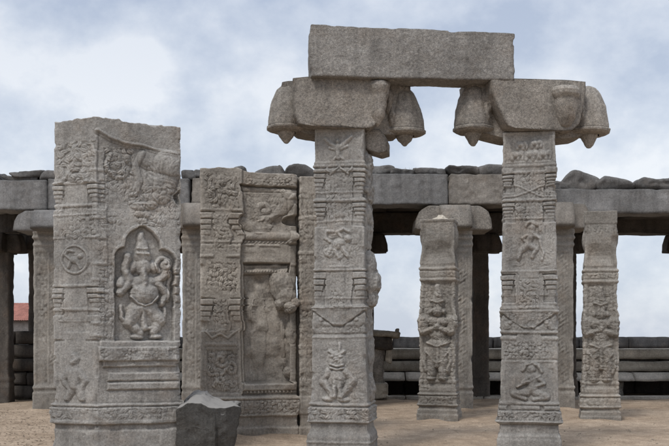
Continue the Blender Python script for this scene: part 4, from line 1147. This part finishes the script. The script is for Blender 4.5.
def build_house():
    d = 60.0; k = d / F
    root = thing('tiled_house', 'distant low house with red tiled roof glimpsed between hall columns at far left', 'house', (wx(14, d), d, 0))
    mw = plain_mat('house_wall', (.30, .29, .28)); mt = plain_mat('red_roof_tiles', (.30, .125, .095), .3, 3.0)
    w = 5.0
    o = stone('wall', (w, 4, 2.8), (0, 2.4, 1.4), mw, 471.0, parent=root, n=8, big=.01, small=.0, bevel=.02)
    # hipped roof of tile rows
    nx, ny = 120, 30
    U, Vv = np.meshgrid(np.linspace(-1, 1, nx), np.linspace(0, 1, ny))
    X = U * (w / 2 + .4) * (1 - .25 * Vv); Yy = -.3 + Vv * 2.7; Z = 2.75 + Vv * 1.25 + .05 * np.abs(np.sin(U * 60)) - .04 * ((Vv * 14) % 1)
    V1 = np.stack([X, Yy, Z], -1).reshape(-1, 3); V2 = V1 * np.array([1, -1, 1]) + np.array([0, 4.8, 0])
    f = grid_faces(ny, nx)
    make_mesh('roof', np.concatenate([V1, V2]), [np.concatenate([f, f[:, ::-1] + len(V1)])], mt, root)
    for s in (-1.2, 1.2):
        o = stone('window', (.8, .06, .9), (s, .38, 1.5), M_DARK, 480 + s, parent=root, n=4, big=0, small=0, bevel=.01)
build_house()

# =================================================================== LITTER AND PEBBLES
def scatter(name, label, n, seed, mat, size, region, leaf):
    r = np.random.default_rng(seed); V = []; Q = []; T = []
    for k in range(n):
        x, y = region(r); s = r.uniform(*size); a = r.uniform(0, 6.28); z = .022 * float(n2(x, y, 1.3, 2)) + .012 * float(n2(x, y, .42, 5)) - .012
        ca, sa = math.cos(a), math.sin(a); i = len(V)
        if leaf:
            c = r.uniform(.2, .7) * s
            for (u, v, h) in ((-s, 0, .004), (0, -s * .35, .006 + c * .3), (s, 0, .006 + c * .6), (0, s * .35, .006)):
                V.append((x + u * ca - v * sa, y + u * sa + v * ca, z + h))
            Q.append((i, i + 1, i + 2, i + 3))
        else:
            h = s * r.uniform(.5, .8)
            for q in range(5):
                b = a + q * 1.2566; rr = s * r.uniform(.7, 1.1); V.append((x + rr * math.cos(b), y + rr * math.sin(b), z - .005))
            for q in range(5):
                b = a + q * 1.2566 + .3; rr = s * r.uniform(.35, .65); V.append((x + rr * math.cos(b), y + rr * math.sin(b), z + h * r.uniform(.8, 1.1)))
            V.append((x, y, z + h * 1.1))
            for q in range(5):
                w = (q + 1) % 5; Q.append((i + q, i + w, i + 5 + w, i + 5 + q)); T.append((i + 5 + q, i + 5 + w, i + 10))
    fs = [np.array(Q)] + ([np.array(T)] if T else [])
    o = make_mesh(name, np.array(V), fs, mat, smooth=False); tag(o, label, None, None, 'stuff')
def reg_left(r):
    d = r.uniform(11.5, 20.5); return wx(r.uniform(-60, 70), d), d
def reg_all(r):
    d = r.uniform(9, 24); return r.uniform(-.42, .42) * d, d
scatter('leaf_litter', 'dry brown leaves and bits scattered on the sand left of the shrine pillar', 1500, 5, plain_mat('dry_leaf', (.14, .10, .065), .5, 20), (.012, .038), reg_left, True)
scatter('pebbles', 'small pebbles scattered over the sandy ground', 1500, 6, plain_mat('pebble', (.33, .27, .205), .4, 15), (.008, .026), reg_all, False)

# =================================================================== CAMERA, SKY, LIGHT
cam = bpy.data.cameras.new('camera'); co = bpy.data.objects.new('camera', cam); COL.objects.link(co)
co.location = (0, 0, EYE); co.rotation_euler = (math.radians(90), 0, 0)
cam.sensor_width = 36.0; cam.lens = F / 669 * 36.0; cam.shift_y = (HZ - 223) / 669.0
cam.clip_start = .1; cam.clip_end = 5000
S.camera = co

SUN_EL, SUN_AZ = math.radians(54), math.radians(-148)   # azimuth from +Y towards +X
wd_ = bpy.data.worlds.new('World'); S.world = wd_; wd_.use_nodes = True
nt = wd_.node_tree; N = nt.nodes; L = nt.links; N.clear()
out = N.new('ShaderNodeOutputWorld'); bg = N.new('ShaderNodeBackground'); bg.inputs[1].default_value = 0.124
L.new(bg.outputs[0], out.inputs[0])
sky = N.new('ShaderNodeTexSky'); sky.sky_type = 'NISHITA'; sky.sun_disc = False
sky.sun_elevation = SUN_EL; sky.sun_rotation = SUN_AZ
tc = N.new('ShaderNodeTexCoord'); mp = N.new('ShaderNodeMapping'); mp.inputs['Scale'].default_value = (1.0, 1.0, 1.35); mp.inputs['Location'].default_value = (4.9, .4, 2.2)
L.new(tc.outputs['Generated'], mp.inputs[0])
def noise(s, det, rg, dist=0.0):
    n = N.new('ShaderNodeTexNoise'); n.inputs['Scale'].default_value = s; n.inputs['Detail'].default_value = det
    n.inputs['Roughness'].default_value = rg; n.inputs['Distortion'].default_value = dist
    L.new(mp.outputs[0], n.inputs['Vector']); return n.outputs['Fac']
r1 = N.new('ShaderNodeValToRGB'); e = r1.color_ramp.elements
e[0].position = .38; e[0].color = (4.3, 4.9, 6.05, 1); e[1].position = .62; e[1].color = (7.1, 7.4, 7.95, 1)
x = e.new(.50); x.color = (5.6, 6.1, 7.0, 1)
def math2(op, p, q):
    m_ = N.new('ShaderNodeMath'); m_.operation = op
    for i_, v in enumerate((p, q)):
        if hasattr(v, 'is_linked'): L.new(v, m_.inputs[i_])
        else: m_.inputs[i_].default_value = v
    return m_.outputs[0]
def lobe(px, py, w0):
    v = np.array([(px - CX) / F, 1.0, (HZ - py) / F]); v /= np.linalg.norm(v)
    dt = N.new('ShaderNodeVectorMath'); dt.operation = 'DOT_PRODUCT'
    nz = N.new('ShaderNodeVectorMath'); nz.operation = 'NORMALIZE'; L.new(tc.outputs['Generated'], nz.inputs[0])
    L.new(nz.outputs[0], dt.inputs[0]); dt.inputs[1].default_value = tuple(v)
    q = N.new('ShaderNodeMapRange'); q.interpolation_type = 'SMOOTHSTEP'; L.new(dt.outputs['Value'], q.inputs[0])
    q.inputs[1].default_value = math.cos(w0); q.inputs[2].default_value = 1.0; q.inputs[3].default_value = 0; q.inputs[4].default_value = 1
    return q.outputs[0]
base_n = math2('ADD', -.025, math2('ADD', noise(5.2, 8, .56, 0.0), math2('MULTIPLY', math2('SUBTRACT', noise(15, 6, .6, 0.0), .5), .28)))
brk = math2('MULTIPLY', lobe(125, 88, .07), math2('MULTIPLY', noise(22, 5, .6, 0.0), .34))
L.new(math2('ADD', base_n, brk), r1.inputs[0])
mx = N.new('ShaderNodeMix'); mx.data_type = 'RGBA'; mx.inputs[0].default_value = .88
L.new(sky.outputs[0], mx.inputs[6]); L.new(r1.outputs[0], mx.inputs[7])
# overcast sky: paler towards the horizon, brightest overhead
sp = N.new('ShaderNodeSeparateXYZ'); L.new(tc.outputs['Generated'], sp.inputs[0])
r2 = N.new('ShaderNodeValToRGB'); e = r2.color_ramp.elements
e[0].position = 0.0; e[0].color = (1.10, 1.07, 1.03, 1); e[1].position = .9; e[1].color = (1.35, 1.33, 1.30, 1)
x = e.new(.20); x.color = (1.06, 1.05, 1.02, 1); x = e.new(.34); x.color = (.94, .95, .96, 1); x = e.new(.5); x.color = (1.1, 1.1, 1.1, 1)
L.new(sp.outputs[2], r2.inputs[0])
mm = N.new('ShaderNodeMix'); mm.data_type = 'RGBA'; mm.blend_type = 'MULTIPLY'; mm.inputs[0].default_value = 1
L.new(mx.outputs[2], mm.inputs[6]); L.new(r2.outputs[0], mm.inputs[7]); L.new(mm.outputs[2], bg.inputs[0])

sl = bpy.data.lights.new('sun', 'SUN'); so = bpy.data.objects.new('sun', sl); COL.objects.link(so)
sl.energy = 2.0; sl.angle = math.radians(12); sl.color = (1.0, .975, .94)
so.rotation_euler = (math.radians(90) - SUN_EL, 0, math.pi - SUN_AZ)
so.location = (0, 0, 20)

S.view_settings.view_transform = 'Standard'; S.view_settings.look = 'None'; S.view_settings.exposure = 0
S.render.engine = 'CYCLES'
S.cycles.max_bounces = 5
